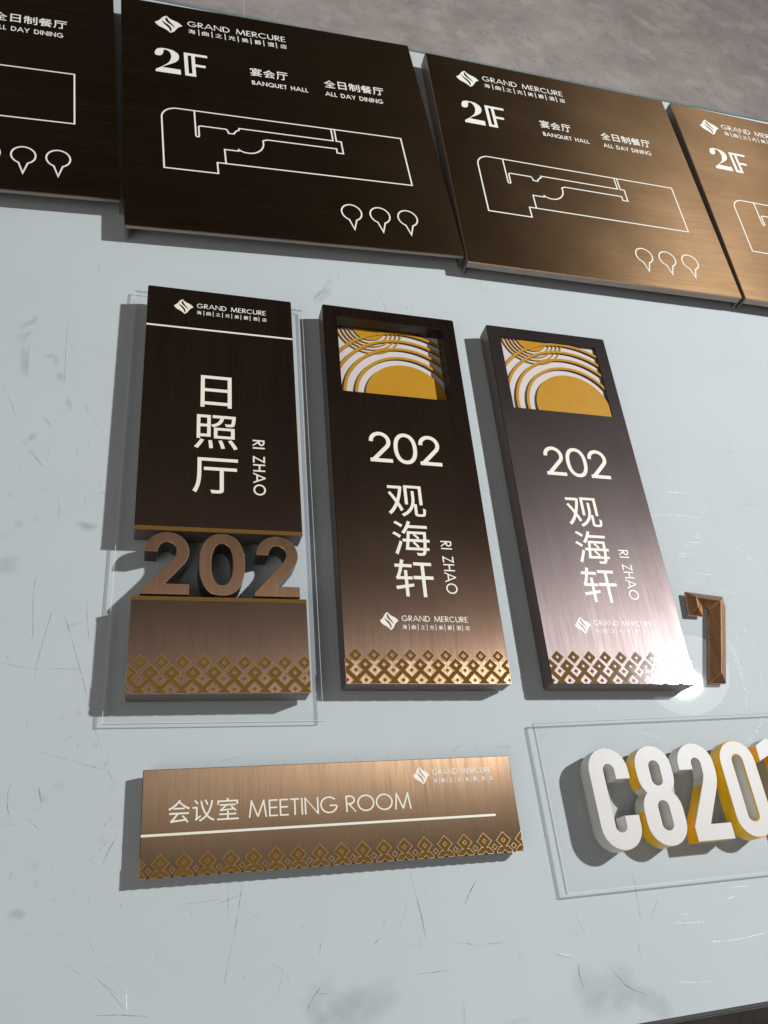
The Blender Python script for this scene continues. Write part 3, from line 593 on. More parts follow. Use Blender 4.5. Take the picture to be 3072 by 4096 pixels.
# traced wear and scratch glints on the table glass: (width, points) in mm
DARK = [(0.5,[(-83.8,562.2),(-83.5,544.6),(-82.2,516.6),(-80.4,489.6)]),(0.7,[(-131.8,484.7),(-127.1,474.5)]),(0.6,[(-125.3,471.4),(-120.4,461.2),(-115.2,446.4)]),(0.6,[(-93.9,451.7),(-85.1,439.4)]),(0.6,[(-61.4,471.0),(-59.4,463.8),(-55.5,458.0)]),(0.5,[(-53.2,452.8),(-50.2,450.0),(-48.1,445.4)]),(0.9,[(-103.1,417.1),(-97.0,410.6),(-88.7,399.9)]),(0.6,[(-55.9,434.1),(-54.3,425.6)]),(0.5,[(-62.3,423.6),(-63.3,410.2)]),(0.5,[(-64.1,398.1),(-65.0,387.8)]),(0.5,[(-53.9,403.5),(-53.6,396.7)]),(0.6,[(-85.8,423.7),(-85.6,430.2)]),(0.5,[(-135.5,589.5),(-133.6,588.4)]),(1,[(-70.9,620.9),(-70.1,621.6)]),(1,[(-53.7,653.2),(-52.5,651.0)]),(1.2,[(-83.2,515.8),(-80.1,511.6)]),(0.8,[(-79.4,534.3),(-75.3,526.2)]),(1,[(-101.0,548.5),(-100.1,548.7)]),(0.7,[(-45.8,376.5),(-39.5,378.1),(-35.5,379.7)]),(0.5,[(-74.1,374.4),(-73.1,366.6)]),(0.9,[(-53.0,373.2),(-52.4,370.0)]),(0.9,[(-50.2,375.3),(-49.6,374.2)]),(0.7,[(-47.8,390.9),(-47.3,392.6)]),(0.35,[(-98.9,372.6),(-81.3,379.9)]),(0.4,[(-61.4,647.4),(-63.2,625.6)]),(0.6,[(-73.2,366.7),(-71.8,356.0),(-70.6,349.9)]),(0.7,[(-83.4,300.9),(-83.8,288.4),(-82.3,266.6),(-79.7,245.0)]),(0.6,[(-68.5,269.6),(-71.4,251.1),(-74.2,232.1),(-75.8,215.4)]),(0.7,[(-59.5,266.7),(-54.3,252.8),(-50.7,242.8),(-45.2,226.1),(-40.3,211.2),(-36.7,198.8)]),(1.1,[(-56.9,259.6),(-54.6,253.3)]),(0.4,[(-35.8,195.6),(-29.4,175.3),(-23.6,161.2)]),(0.6,[(-60.7,311.0),(-61.7,300.5)]),(0.9,[(-113.4,331.0),(-104.9,336.8)]),(0.7,[(-69.9,190.3),(-72.5,181.2)]),(1.2,[(-74.0,187.8),(-73.2,188.0)]),(0.6,[(-76.5,183.7),(-76.1,177.5)]),(0.7,[(-45.8,183.8),(-44.1,179.8)]),(0.8,[(-43.3,191.2),(-41.8,192.4)]),(0.5,[(-43.9,278.2),(-42.7,266.7),(-39.4,244.3)]),(0.35,[(-100.1,227.0),(-89.7,224.4),(-75.5,222.4),(-37.2,222.6)]),(0.7,[(-48.7,169.2),(-45.1,172.0)]),(1,[(-85.9,172.0),(-85.7,173.8)]),(0.8,[(-62.7,355.5),(-62.1,353.4)]),(0.8,[(-54.3,360.9),(-52.6,361.6)]),(0.9,[(-52.6,367.3),(-50.8,366.1)]),(0.5,[(-88.3,248.8),(-85.1,251.7),(-81.0,252.9)]),(0.5,[(-82.1,139.6),(-83.4,133.9),(-82.7,122.7),(-78.8,112.4)]),(0.6,[(-85.3,110.8),(-76.3,111.9)]),(1.4,[(-63.9,135.9),(-61.9,129.1),(-60.1,123.4)]),(0.4,[(-60.1,122.9),(-68.4,118.6)]),(1,[(-68.3,115.0),(-60.6,107.4)]),(0.6,[(-52.7,88.1),(-48.2,81.7)]),(0.5,[(-35.4,70.3),(-33.5,65.5)]),(0.6,[(-24.4,64.4),(-23.8,59.7)]),(0.5,[(-22.8,38.6),(-18.3,28.2)]),(0.5,[(-18.3,16.7),(-10.2,9.5),(-2.3,4.5)]),(0.35,[(-10.2,9.5),(3.0,-4.9)]),(0.6,[(-15.7,-6.5),(0.4,-7.5),(17.0,-9.7)]),(0.5,[(10.1,33.6),(5.5,25.5)]),(0.4,[(17.0,40.2),(27.9,43.2)]),(0.6,[(77.9,66.2),(74.9,46.2),(71.8,30.2)]),(0.5,[(70.7,26.6),(65.3,1.9)]),(0.6,[(78.0,8.5),(83.6,2.3)]),(0.5,[(67.9,60.4),(68.3,56.4),(67.6,44.8)]),(0.4,[(56.9,52.2),(79.7,59.2)]),(0.4,[(35.6,54.5),(62.7,56.3)]),(0.5,[(20.2,23.9),(24.5,27.2)]),(0.8,[(21.3,22.0),(22.0,23.1)]),(0.5,[(41.4,51.3),(44.1,46.8)]),(1.2,[(-4.2,54.7),(-3.1,57.7)]),(2.2,[(-3.1,11.8),(-2.4,12.1)]),(1.2,[(81.1,18.4),(81.6,17.8)]),(0.7,[(41.3,152.2),(51.5,150.3)]),(0.4,[(60.0,150.4),(76.6,154.7)]),(0.4,[(-66.4,161.1),(-45.1,154.1),(-19.2,145.9)]),(0.6,[(-22.0,140.0),(-18.2,145.9),(-13.9,138.2)]),(1.2,[(-78.4,150.6),(-78.0,149.7)]),(0.9,[(-20.9,91.9),(-15.7,97.2)]),(1,[(-25.9,86.2),(-22.9,88.7)]),(0.8,[(-30.8,79.9),(-28.6,82.9)]),(1,[(-16.9,83.3),(-14.3,91.6),(-10.2,98.9)]),(1.1,[(-10.8,100.5),(-9.7,102.5)]),(0.9,[(-10.1,107.6),(-7.9,110.6)]),(1.3,[(-18.8,108.5),(-16.6,109.9)]),(0.9,[(-16.6,131.6),(-11.7,139.2)]),(1,[(-28.5,150.5),(-27.3,148.5)]),(0.9,[(-24.8,149.9),(-19.7,151.9)]),(0.5,[(3.0,50.9),(6.6,48.2)]),(0.4,[(-61.5,43.0),(-54.5,42.6)]),(0.5,[(-40.8,41.0),(-38.3,41.9)]),(0.4,[(-72.2,50.9),(-66.1,46.0)]),(0.5,[(-60.9,39.8),(-60.6,37.5)]),(0.7,[(-48.3,64.0),(-45.2,61.7)]),(0.35,[(-36.3,24.0),(-24.9,16.4)]),(0.4,[(-12.9,20.1),(-5.4,22.0)]),(0.4,[(1.9,20.0),(-1.1,14.9)]),(0.8,[(-63.1,69.1),(-62.3,70.5)]),(0.8,[(-65.7,91.6),(-65.3,89.7)]),(0.8,[(205.1,52.0),(208.0,37.9),(210.1,20.5)]),(0.4,[(202.2,69.7),(205.1,52.0)]),(0.6,[(254.9,58.5),(248.0,50.0),(242.5,41.0)]),(0.5,[(216.0,57.0),(212.9,49.3)]),(0.7,[(180.6,36.7),(178.7,30.7)]),(0.7,[(175.4,24.0),(171.8,21.1),(172.6,19.3)]),(0.6,[(173.6,17.0),(174.3,12.9)]),(0.6,[(165.6,21.1),(165.3,19.5)]),(0.6,[(165.7,14.5),(165.5,13.3)]),(0.9,[(165.5,8.7),(165.5,8.1)]),(0.5,[(134.2,29.0),(130.6,15.9)]),(0.7,[(126.0,15.8),(126.1,13.2)]),(0.6,[(98.2,13.7),(106.2,8.6)]),(0.8,[(108.4,7.6),(110.2,1.6)]),(0.35,[(106.2,8.3),(101.6,-5.5)]),(0.6,[(200.0,-0.7),(212.4,-0.5),(226.2,-0.0)]),(0.5,[(232.9,16.7),(241.2,15.8),(251.8,13.2)]),(0.5,[(254.6,14.2),(272.3,14.4)]),(0.6,[(264.3,13.9),(264.4,8.5)]),(0.5,[(282.4,7.1),(279.4,0.3)]),(0.5,[(233.8,-13.8),(231.1,-33.6)]),(0.5,[(234.6,-18.9),(232.4,-33.8)]),(0.8,[(238.7,-12.3),(239.6,-11.2)]),(0.9,[(130.9,-3.1),(125.5,-8.5),(121.0,-15.9)]),(1.2,[(129.4,-6.5),(135.3,-7.2)]),(0.7,[(115.7,-6.2),(117.5,-11.2)]),(0.6,[(162.5,50.7),(163.5,49.0)]),(0.8,[(118.6,35.9),(121.5,34.6)]),(0.9,[(146.5,33.4),(147.1,33.7)]),(0.4,[(130.5,64.6),(136.3,57.7)]),(0.5,[(82.8,42.1),(89.2,46.5)]),(0.4,[(92.7,48.6),(95.6,51.4)]),(0.4,[(198.7,46.2),(190.5,28.8)]),(0.5,[(206.4,22.9),(204.4,14.0)]),(0.4,[(197.1,17.7),(210.8,17.2)]),(0.6,[(272.2,-25.8),(272.6,-29.4)]),(0.5,[(270.5,60.2),(276.2,57.3)]),(0.5,[(257.9,48.8),(258.7,41.4)]),(0.5,[(235.2,38.4),(234.9,34.0)]),(0.5,[(269.0,162.1),(270.0,150.5)]),(0.45,[(256.1,160.6),(246.3,153.1)]),(0.5,[(286.1,157.9),(303.0,157.0)]),(0.5,[(290.4,161.7),(299.5,157.6)]),(0.5,[(192.8,155.3),(193.3,148.9)]),(0.35,[(131.2,145.2),(192.2,148.4)]),(0.5,[(254.9,58.5),(242.4,41.5)]),(0.5,[(205.4,52.1),(207.5,38.3)]),(0.5,[(250.9,156.9),(259.2,161.7)]),(0.5,[(166.4,154.7),(166.3,149.5)]),(0.7,[(389.1,57.6),(388.3,46.5),(387.1,21.8)]),(0.5,[(380.3,8.7),(381.4,-5.8)]),(0.6,[(405.5,34.6),(397.1,22.5)]),(0.6,[(324.8,17.4),(333.2,14.1)]),(0.6,[(308.4,4.6),(321.4,0.1)]),(0.5,[(331.3,34.9),(335.6,19.0),(338.9,8.6)]),(0.4,[(352.9,18.9),(352.5,11.7)]),(0.9,[(422.9,18.9),(424.9,13.4)]),(0.6,[(279.5,0.6),(282.0,5.8)]),(0.7,[(349.0,-19.8),(357.7,-21.8)]),(0.9,[(353.5,-7.8),(356.1,-12.8),(363.5,-21.3),(368.4,-24.6),(378.9,-28.5)]),(1.3,[(327.8,-3.6),(326.5,-10.4),(327.1,-13.4),(328.1,-20.3)]),(0.35,[(516.7,461.9),(525.4,444.5),(532.2,432.0)]),(0.8,[(569.1,456.8),(570.5,454.9)]),(0.5,[(605.6,408.7),(622.4,411.8),(644.5,412.7)]),(0.8,[(560.8,390.1),(563.2,391.2)]),(0.7,[(561.0,377.3),(562.0,375.5)]),(0.4,[(545.3,321.7),(530.4,305.5)]),(0.4,[(574.0,419.0),(573.0,395.9)]),(0.35,[(628.1,432.9),(617.1,406.0)]),(0.6,[(627.2,442.0),(627.6,439.8)]),(1.2,[(690.6,596.0),(689.1,590.9)]),(0.4,[(693.8,668.2),(697.7,655.5)]),(0.4,[(627.6,501.5),(622.5,479.9)]),(0.5,[(656.4,485.2),(656.9,485.0)]),(0.5,[(612.3,478.5),(625.5,479.7)]),(0.35,[(585.6,515.1),(587.2,503.7)]),(0.7,[(152.5,634.0),(156.6,638.5),(165.9,647.3)]),(1.1,[(154.1,626.0),(155.4,632.5),(164.8,644.5),(168.0,650.2)]),(0.9,[(154.2,622.2),(154.3,618.4)]),(0.5,[(184.8,679.2),(180.9,659.8)]),(0.5,[(226.8,650.6),(230.4,638.7),(234.7,624.5)]),(1.1,[(234.3,667.3),(234.7,666.3)]),(1.2,[(266.3,665.5),(267.3,664.6)]),(0.5,[(263.4,664.3),(264.0,657.0)]),(0.35,[(264.2,641.7),(260.8,624.1)]),(0.8,[(235.1,639.5),(235.2,637.9)]),(1,[(135.2,634.8),(136.4,635.9)]),(0.8,[(165.4,648.5),(168.3,656.9)]),(0.6,[(350.5,685.4),(357.0,671.6)]),(0.4,[(356.0,686.8),(361.2,675.1)]),(0.9,[(266.2,665.5),(267.5,664.6)])]
SMEAR = [(5,[(-126.3,545.0),(-122.2,551.0),(-114.3,558.4),(-110.5,568.7)]),(14,[(-122.4,544.2),(-119.1,536.6),(-116.6,539.7)]),(4,[(-119.3,533.9),(-118.4,524.8),(-116.9,505.4),(-115.8,491.5)]),(3,[(-115.0,534.5),(-114.4,516.1),(-112.1,488.2)]),(5,[(-96.9,522.5),(-89.6,516.9),(-88.1,506.6)]),(6,[(-88.9,505.2),(-84.8,498.0),(-81.2,489.5)]),(4,[(-77.6,477.3),(-75.1,470.1),(-72.0,460.5)]),(8,[(-107.1,421.1),(-103.9,423.8)]),(6,[(-103.9,423.8),(-97.9,434.9)]),(4,[(-101.6,516.6),(-90.1,522.1)]),(6,[(-112.3,369.4),(-109.2,371.8)]),(5,[(-43.3,386.2),(-41.6,386.9)]),(5,[(-87.2,414.9),(-84.5,415.2)]),(5,[(-102.1,416.4),(-97.1,411.7)]),(6,[(-60.7,348.2),(-55.3,347.0),(-47.1,343.2),(-40.9,343.0)]),(5,[(-55.4,347.5),(-46.4,345.9),(-38.5,346.4)]),(6,[(-104.6,348.6),(-101.2,344.7),(-97.9,341.7)]),(5,[(-92.7,347.8),(-86.1,350.8)]),(14,[(-51.9,260.3),(-50.3,256.2)]),(6,[(-54.5,185.6),(-51.4,186.0)]),(5,[(-44.1,187.2),(-40.0,189.7)]),(6,[(-30.8,163.0),(-26.4,166.2)]),(18,[(-111.3,314.6),(-108.3,310.8),(-106.5,303.0),(-107.5,298.1)]),(5,[(-97.6,231.8),(-93.8,231.9)]),(5,[(-41.3,164.4),(-39.4,164.0)]),(8,[(-63.9,84.8),(-56.7,84.4)]),(6,[(-61.2,72.8),(-56.5,73.4)]),(6,[(-76.6,79.3),(-73.8,79.1)]),(6,[(-75.2,56.5),(-61.4,54.4)]),(6,[(-15.8,113.0),(-13.3,113.9)]),(7,[(-22.8,98.0),(-16.0,101.7)]),(8,[(-21.8,152.0),(-18.0,151.3)]),(10,[(-51.0,140.3),(-49.3,133.4)]),(5,[(-59.8,132.2),(-58.0,124.8)]),(22,[(119.4,-5.1),(129.4,-10.3),(136.0,-16.2),(140.0,-25.2)]),(40,[(136.3,-10.4),(142.7,-18.8),(146.8,-26.8)]),(45,[(155.1,-7.1),(161.3,-17.5),(167.3,-30.6)]),(18,[(268.8,-33.1),(268.6,-38.1)]),(16,[(274.0,-32.5),(274.8,-38.7)]),(20,[(329.4,-3.3),(330.8,-13.7),(332.8,-26.5),(332.7,-43.0)]),(30,[(345.1,-6.0),(350.4,-15.3),(356.2,-22.6),(369.2,-31.5)]),(14,[(357.2,-23.7),(376.0,-29.7),(388.1,-37.1),(401.0,-45.9)]),(10,[(156.9,622.6),(159.3,631.9),(167.6,642.4),(173.1,653.8)]),(6,[(169.1,653.1),(175.7,663.5)]),(7,[(254.6,634.2),(259.8,635.1)]),(5,[(249.7,632.1),(251.3,632.0)])]
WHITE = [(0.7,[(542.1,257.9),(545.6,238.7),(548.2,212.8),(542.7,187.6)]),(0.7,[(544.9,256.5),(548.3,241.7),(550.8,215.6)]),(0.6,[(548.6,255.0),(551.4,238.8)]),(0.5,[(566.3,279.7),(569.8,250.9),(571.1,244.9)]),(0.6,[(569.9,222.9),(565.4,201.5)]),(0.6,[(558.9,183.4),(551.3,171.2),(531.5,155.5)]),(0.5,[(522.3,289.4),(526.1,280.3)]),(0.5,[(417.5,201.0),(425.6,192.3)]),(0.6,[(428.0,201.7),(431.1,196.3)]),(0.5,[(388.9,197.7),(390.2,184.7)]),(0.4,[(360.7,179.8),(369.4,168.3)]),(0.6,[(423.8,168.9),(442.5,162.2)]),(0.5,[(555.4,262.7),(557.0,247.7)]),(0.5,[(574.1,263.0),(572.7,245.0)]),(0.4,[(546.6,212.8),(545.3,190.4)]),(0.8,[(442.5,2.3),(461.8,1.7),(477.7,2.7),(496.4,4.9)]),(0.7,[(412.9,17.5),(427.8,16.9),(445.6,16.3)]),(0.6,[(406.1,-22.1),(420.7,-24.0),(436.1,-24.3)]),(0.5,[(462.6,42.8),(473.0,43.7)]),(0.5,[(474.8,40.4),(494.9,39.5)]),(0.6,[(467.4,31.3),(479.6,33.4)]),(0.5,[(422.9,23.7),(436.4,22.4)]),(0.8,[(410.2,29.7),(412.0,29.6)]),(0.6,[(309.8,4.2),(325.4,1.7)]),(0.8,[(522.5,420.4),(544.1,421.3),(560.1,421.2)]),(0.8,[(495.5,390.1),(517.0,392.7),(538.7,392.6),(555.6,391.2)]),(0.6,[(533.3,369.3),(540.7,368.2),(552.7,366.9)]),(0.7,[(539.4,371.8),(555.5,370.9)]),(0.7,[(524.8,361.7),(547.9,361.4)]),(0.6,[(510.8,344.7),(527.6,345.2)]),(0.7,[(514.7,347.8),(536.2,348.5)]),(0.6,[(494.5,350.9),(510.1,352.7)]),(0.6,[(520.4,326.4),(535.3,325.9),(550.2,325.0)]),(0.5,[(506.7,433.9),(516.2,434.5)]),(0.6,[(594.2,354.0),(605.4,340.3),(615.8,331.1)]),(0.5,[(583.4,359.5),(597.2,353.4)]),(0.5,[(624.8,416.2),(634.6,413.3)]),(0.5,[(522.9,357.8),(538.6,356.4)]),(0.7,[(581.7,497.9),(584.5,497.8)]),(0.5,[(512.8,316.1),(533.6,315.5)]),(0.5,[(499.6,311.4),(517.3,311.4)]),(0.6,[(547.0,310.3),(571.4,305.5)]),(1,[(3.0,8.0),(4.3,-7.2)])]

# ------------------------------------------------------------------ the floor and the table
mb = MB(); mb.add([(-6000, -4000, -752), (8000, -4000, -752), (8000, 9000, -752), (-6000, 9000, -752)], [[0, 1, 2, 3]])
fl = mb.build('floor', M_FLOOR); fl['kind'] = 'structure'
mb = MB(); mb.add([(175, 1300, -751.5), (178, 1300, -751.5), (178, 8900, -751.5), (175, 8900, -751.5)], [[0, 1, 2, 3]])
gr = mb.build('floor_joint', M_JOINT); gr['kind'] = 'structure'

def yfar(x): return 1118.2 + 0.0265 * (x - 308)
def ynear(x): return -48.1 + 0.038 * (x - 395)
XL, XR = -720, 1480
table = thing('table', 'pale grey-white back-painted glass table top with scratches and smears, carrying all the signs', 'table', (0, 0, 0))
G0 = -3.6
mb = MB()
cs = [(XL, ynear(XL)), (XR, ynear(XR)), (XR, yfar(XR)), (XL, yfar(XL))]
mb.add([(x, y, 0) for x, y in cs], [[0, 1, 2, 3]])
mb.build('glass_top', M_GLASS, table)
mb = MB()
for i in range(4):
    a, b = cs[i], cs[(i + 1) % 4]
    mb.add([(*a, -7.5), (*b, -7.5), (*b, -.02), (*a, -.02)], [[0, 1, 2, 3]])
mb.build('glass_edge', M_GEDGE, table)
mb = MB()
mb.add([(XL + 1, ynear(XL) + 3.1, G0), (XR - 1, ynear(XR) + 3.1, G0), (XR - 1, yfar(XR) - 1.5, G0), (XL + 1, yfar(XL) - 1.5, G0)], [[0, 1, 2, 3]])
mb.build('painted_back', M_PAINT, table)
mb = MB()
mb.add([(XL + 2, ynear(XL) + .6, G0 - 1), (XR - 2, ynear(XR) + .6, G0 - 1), (XR - 2, yfar(XR) - .8, G0 - 1), (XL + 2, yfar(XL) - .8, G0 - 1)], [[0, 1, 2, 3]])
mb.build('dark_border', M_APRON, table)
mb = MB(); mb.box(XL + 60, 30, -60, XR - 60, 1060, -8)
mb.build('apron', M_APRON, table)
for x in (XL + 70, XR - 130):
    for y in (60, 980):
        mb = MB(); mb.box(x, y, -751, x + 60, y + 60, -60); mb.build('leg', M_APRON, table)

# ------------------------------------------------------------------ floor plan signs along the far edge
PW, PH, PT = 368.33, 386.32, 19.53
def floor_plan_sign(label, x, y, rz, lip):
    t = thing('floor_plan_sign', label, 'sign', (x, y, 0), rz, 'floor plan signs in a row along the far edge')
    ox, oy = -PW / 2, -PH / 2
    sh = lambda s: [(r, [[(a + ox, b + oy) for a, b in lp] for lp in ls], (bb[0] + ox, bb[1] + oy, bb[2] + ox, bb[3] + oy)) for r, ls, bb in s]
    mb = MB(); prism(mb, [rrect(ox, oy, ox + PW, oy + PH, .8, 2)], PT - 1.6, PT, .4, 0, 1, 1)
    mb.build('face_panel', [M_PANEL, M_RIM if lip > 6 else M_PANEL], t)
    e = .02
    for nm, bx in (('side_flange', (ox + e, oy + e, .05, ox + 1.5, oy + PH - e, PT - 1.62)), ('side_flange', (ox + PW - 1.5, oy + e, .05, ox + PW - e, oy + PH - e, PT - 1.62)),
                   ('end_flange', (ox + 1.52, oy + e, PT - lip, ox + PW - 1.52, oy + 1.5, PT - 1.62)), ('end_flange', (ox + 1.52, oy + PH - 1.5, PT - 9, ox + PW - 1.52, oy + PH - e, PT - 1.62))):
        mb = MB(); mb.box(*bx); mb.build(nm, M_FLANGE_LIT if nm == 'end_flange' else M_SIDE, t)
    z = PT
    # the name, top left
    g = MB()
    slab(g, sh([emblem(38.5, 329.1, 70.9, 362.0)]), z - .1, z + .16); g.build('emblem', M_INKW, t)
    ink_part('hotel_name', sh(text('GRAND MERCURE', 77.2, 348.2, 198, 358.6, 0.135, 0.095, 0.13)), z, t, M_INKW)
    g = MB()
    for i, ch in enumerate(HOTEL):
        cx = 81.8 + i * 16.1
        slab(g, sh([han(ch, cx - 4.1, 334.2, cx + 4.1, 342.6, 4)]), z - .1, z + .15)
        if i < 7: slab(g, sh([shp([rect(89.6 + i * 15.9, 332.6, 90.6 + i * 15.9, 344.6)])]), z - .1, z + .15)
    g.build('hotel_name', M_INKW, t)
    # the storey
    f2 = [(.0, .70), (.0, .80), (.04, .89), (.13, .965), (.28, 1.0), (.52, 1.0), (.74, .965), (.90, .88), (.97, .78), (.96, .66), (.90, .56), (.78, .47), (.60, .38), (.42, .30), (.25, .205), (1.0, .20), (1.0, 0), (.0, 0), (.0, .085), (.22, .21), (.42, .34), (.55, .45), (.62, .57), (.655, .70), (.63, .83), (.55, .92), (.44, .955), (.36, .94), (.345, .86), (.31, .76), (.24, .695), (.15, .67), (.06, .675)]
    ink_part('storey_number', sh([shp([[(37 + u * 28.4, 251.6 + v * 45.2) for u, v in f2]])]), z, t, M_INKW)
    fo = [(70.2, 251.7), (82.8, 251.7), (82.8, 270.6), (94.6, 270.6), (94.6, 275), (82.8, 275), (82.8, 290.2), (97.5, 290.2), (97.5, 294.6), (70.2, 294.6)]
    ink_part('storey_number', sh([shp([fo, rect(74.5, 256.4, 78.7, 290.2)])]), z, t, M_INKW)
    # captions
    sh_h = []
    for i, ch in enumerate('宴会厅'): sh_h.append(han(ch, 147.6 + i * 15.9, 270, 147.6 + i * 15.9 + 14.2, 285.2, 5))
    for s in sh_h: ink_part('caption', sh([s]), z, t, M_INKW)
    ink_part('caption', sh(text('BANQUET HALL', 148.2, 253.3, 216.5, 261.0, .15, None, .14)), z, t, M_INKW)
    for i, ch in enumerate('全日制餐厅'):
        a = 238.8 + i * 15.75
        ink_part('caption', sh([han(ch, a + (2 if ch == '日' else 0), 269, a + (12.8 if ch == '日' else 14.4), 283.6, 5)]), z, t, M_INKW)
    ink_part('caption', sh(text('ALL DAY DINING', 238.2, 252.6, 312.3, 260.6, .15, None, .14)), z, t, M_INKW)
    # the plan drawing
    w = 1.75
    S = [stroke([(58.8, 190)] + arc(58.6, 172.6, 17.4, 17.4, 90, 180, 10) + [(41.2, 90), (98.2, 90), (98.2, 107.4), (324.2, 107.4), (324.2, 190)], w, True),
         stroke([(77.4, 190), (77.3, 148.5)] + arc(79, 148.3, 1.8, 2.2, 180, 360, 6) + [(80.9, 162.2)] + arc(83.6, 162.3, 2.7, 2.7, 180, 90, 4) + [(109.8, 165), (111.6, 164.8), (113.1, 162.3), (113.8, 158.5), (119.7, 158.5), (121.2, 161.7), (123.4, 164.6), (126, 166.2), (126.2, 169.2), (236.4, 169.2), (236.4, 190)], w),
         stroke([(107.6, 107.4), (107.6, 130.4), (122.9, 130.4), (123.4, 133), (126, 130.9), (130, 129.3), (135.4, 129), (140, 130), (144.5, 132.5), (148.6, 136.6), (151.3, 141.8), (152.4, 147), (152.2, 153), (157, 155.6), (238.9, 155.6), (238.9, 148.4), (246.3, 148.4), (246.3, 169.2), (240.5, 169.2), (240.5, 190)], w)]
    g = MB()
    slab(g, sh(S), z - .1, z + .16)
    g.build('plan_drawing', M_INKW, t)
    for px in (242.4, 275.6, 308.6):
        pts = arc(px, 50.8, 11.5, 12.3, -68, 248, 34) + [(px, 24.6)]
        ink_part('map_pin', sh([stroke(pts, 1.7, True)]), z, t, M_INKW)
    return t

def dup(root, label, loc, rz):
    r = root.copy(); COL.objects.link(r)
    r['label'] = label; r.location = [v * K for v in loc]; r.rotation_euler = (0, 0, rz)
    for ch in list(root.children):
        c = ch.copy(); COL.objects.link(c); c.parent = r
    return r

p2 = floor_plan_sign('near-black bronze floor plan sign with the whole 2F plan in view', 128.89, 882.84, 0.0743, 5.0)
a1 = math.radians(5.18); br = Vector((-46.3, 711.3))
c1 = br + Vector((-PW / 2 * math.cos(a1) - PH / 2 * math.sin(a1), -PW / 2 * math.sin(a1) + PH / 2 * math.cos(a1)))
dup(p2, 'black bronze floor plan sign cut off by the left edge, lacking its 2F', (c1.x, c1.y, 0), a1)
p3 = floor_plan_sign('floor plan sign shading from dark brown to gold, with the whole 2F plan in view', 509.70, 891.91, 0.0179, 9.0)
a4 = math.radians(-0.2); bl4 = Vector((702.9, 702.6))
c4 = bl4 + Vector((PW / 2 * math.cos(a4) - PH / 2 * math.sin(a4), PW / 2 * math.sin(a4) + PH / 2 * math.cos(a4)))
dup(p3, 'bright golden floor plan sign cut off by the right edge just after its 2F', (c4.x, c4.y, 0), a4)

# ------------------------------------------------------------------ room sign on a clear sheet, with standing numerals
def rowloc(cx, cy, w, h): return cx - w / 2, cy - h / 2
ZP = 3.0
sign_a = thing('room_sign', 'bronze room sign 日照厅 on a clear sheet, standing copper numerals 202 between its two plates', 'sign', (57.4, 392.8, 0), 0.003)
ox, oy = 57.4, 392.8
def loc_a(x, y): return x - ox, y - oy
mb = MB()
x0, y0 = -83.0, -214.0; x1, y1 = 83.0, 214.0
mb.add([(x0, y0, ZP), (x1, y0, ZP), (x1, y1, ZP), (x0, y1, ZP)], [[0, 1, 2, 3]])
mb.add([(x0, y0, .05), (x1, y0, .05), (x1, y1, .05), (x0, y1, .05), (x0, y0, ZP), (x1, y0, ZP), (x1, y1, ZP), (x0, y1, ZP)], [[0, 1, 5, 4], [1, 2, 6, 5], [2, 3, 7, 6], [3, 0, 4, 7]], 1)
for q in (rect(x0, y0, x0 + .55, y1), rect(x1 - .45, y0, x1, y1), rect(x0 + .55, y0, x1 - .45, y0 + .4), rect(x0 + .55, y1 - .4, x1 - .45, y1)):
    mb.add([(a, c, ZP + .02) for a, c in q], [[0, 1, 2, 3]], 2)
mb.build('clear_sheet', [M_ACR, M_AEDGE, M_CUT_GLINT], sign_a)
ZT = 22.6
def plate(parent, cx, cy, w, h, z0, z1, mat, name, rz=0.0):
    """a plate with its own origin at its lower left corner"""
    mb = MB(); prism(mb, [rrect(0, 0, w, h, 1.6, 3)], z0, z1, .35, 0, 1, 2)
    o = mb.build(name, [mat, M_SIDE, M_RIM], parent)
    o.location = ((cx - w / 2) * K, (cy - h / 2) * K, 0)
    o.rotation_euler = (0, 0, rz)
    return o
up = plate(sign_a, 57.23 - ox, 464.0 - oy, 138.1, 265.4, ZP + .05, ZT, M_PLATE, 'upper_plate', .005)
hotel_name(up, ZT, 24.7, 233.7, 87.5, M_INK, M_INKW)
ink_part('rule_line', [shp([rect(.5, 215.6, 137.6, 217.5)])], ZT, up, M_INK)
for ch, bx in (('日', (51.0, 126.8, 78.7, 162.3)), ('照', (46, 82.3, 83.7, 118.3)), ('厅', (45.5, 37.2, 83.9, 72.8))):
    ink_part('lettering', [han(ch, *bx, 1.5)], ZT, up, M_INK)
ink_part('lettering', text('RI ZHAO', 97, 37.8, 107.6, 95, .135, None, .15, True), ZT, up, M_INK)
ink_part('gold_stripe', [shp([rect(.25, .1, 137.85, 3.7)])], ZT, up, M_GOLD)
lowp = plate(sign_a, 58.53 - ox, 233.92 - oy, 137.5, 78.1, ZP + .05, ZT, M_PLATE, 'lower_plate', .004)
ink_part('gold_stripe', [shp([rect(.1, 74.6, 137.4, 78.0)])], ZT, lowp, M_GOLD)
pattern(lowp, 137.5, ZT, M_GOLD, M_PLATE)
def bold2(x):
    return [(x + 18.0, 117.4), (x + 8.2, 117.6)] + arc(x + 25.7, 118.0, 17.5, 17.4, 176, -38, 26) + [(x + 35.0, 101.5), (x + 24.9, 89.4), (x + 43.6, 89.3), (x + 43.6, 80.3), (x + 6.5, 80.3), (x + 6.5, 83.4), (x + 29.2, 109.4)] + arc(x + 25.7, 118.2, 7.5, 8.2, -30, 180, 18)
for dx in (0.0, 89.0):
    mb = MB(); prism(mb, outline([shp([bold2(dx)])]), ZP + .05, ZT - .6, .4, 0, 1, 2)
    o = mb.build('numeral', [M_DIGIT, M_BLACK, M_RIM], sign_a); o.location = lowp.location; o.rotation_euler = lowp.rotation_euler
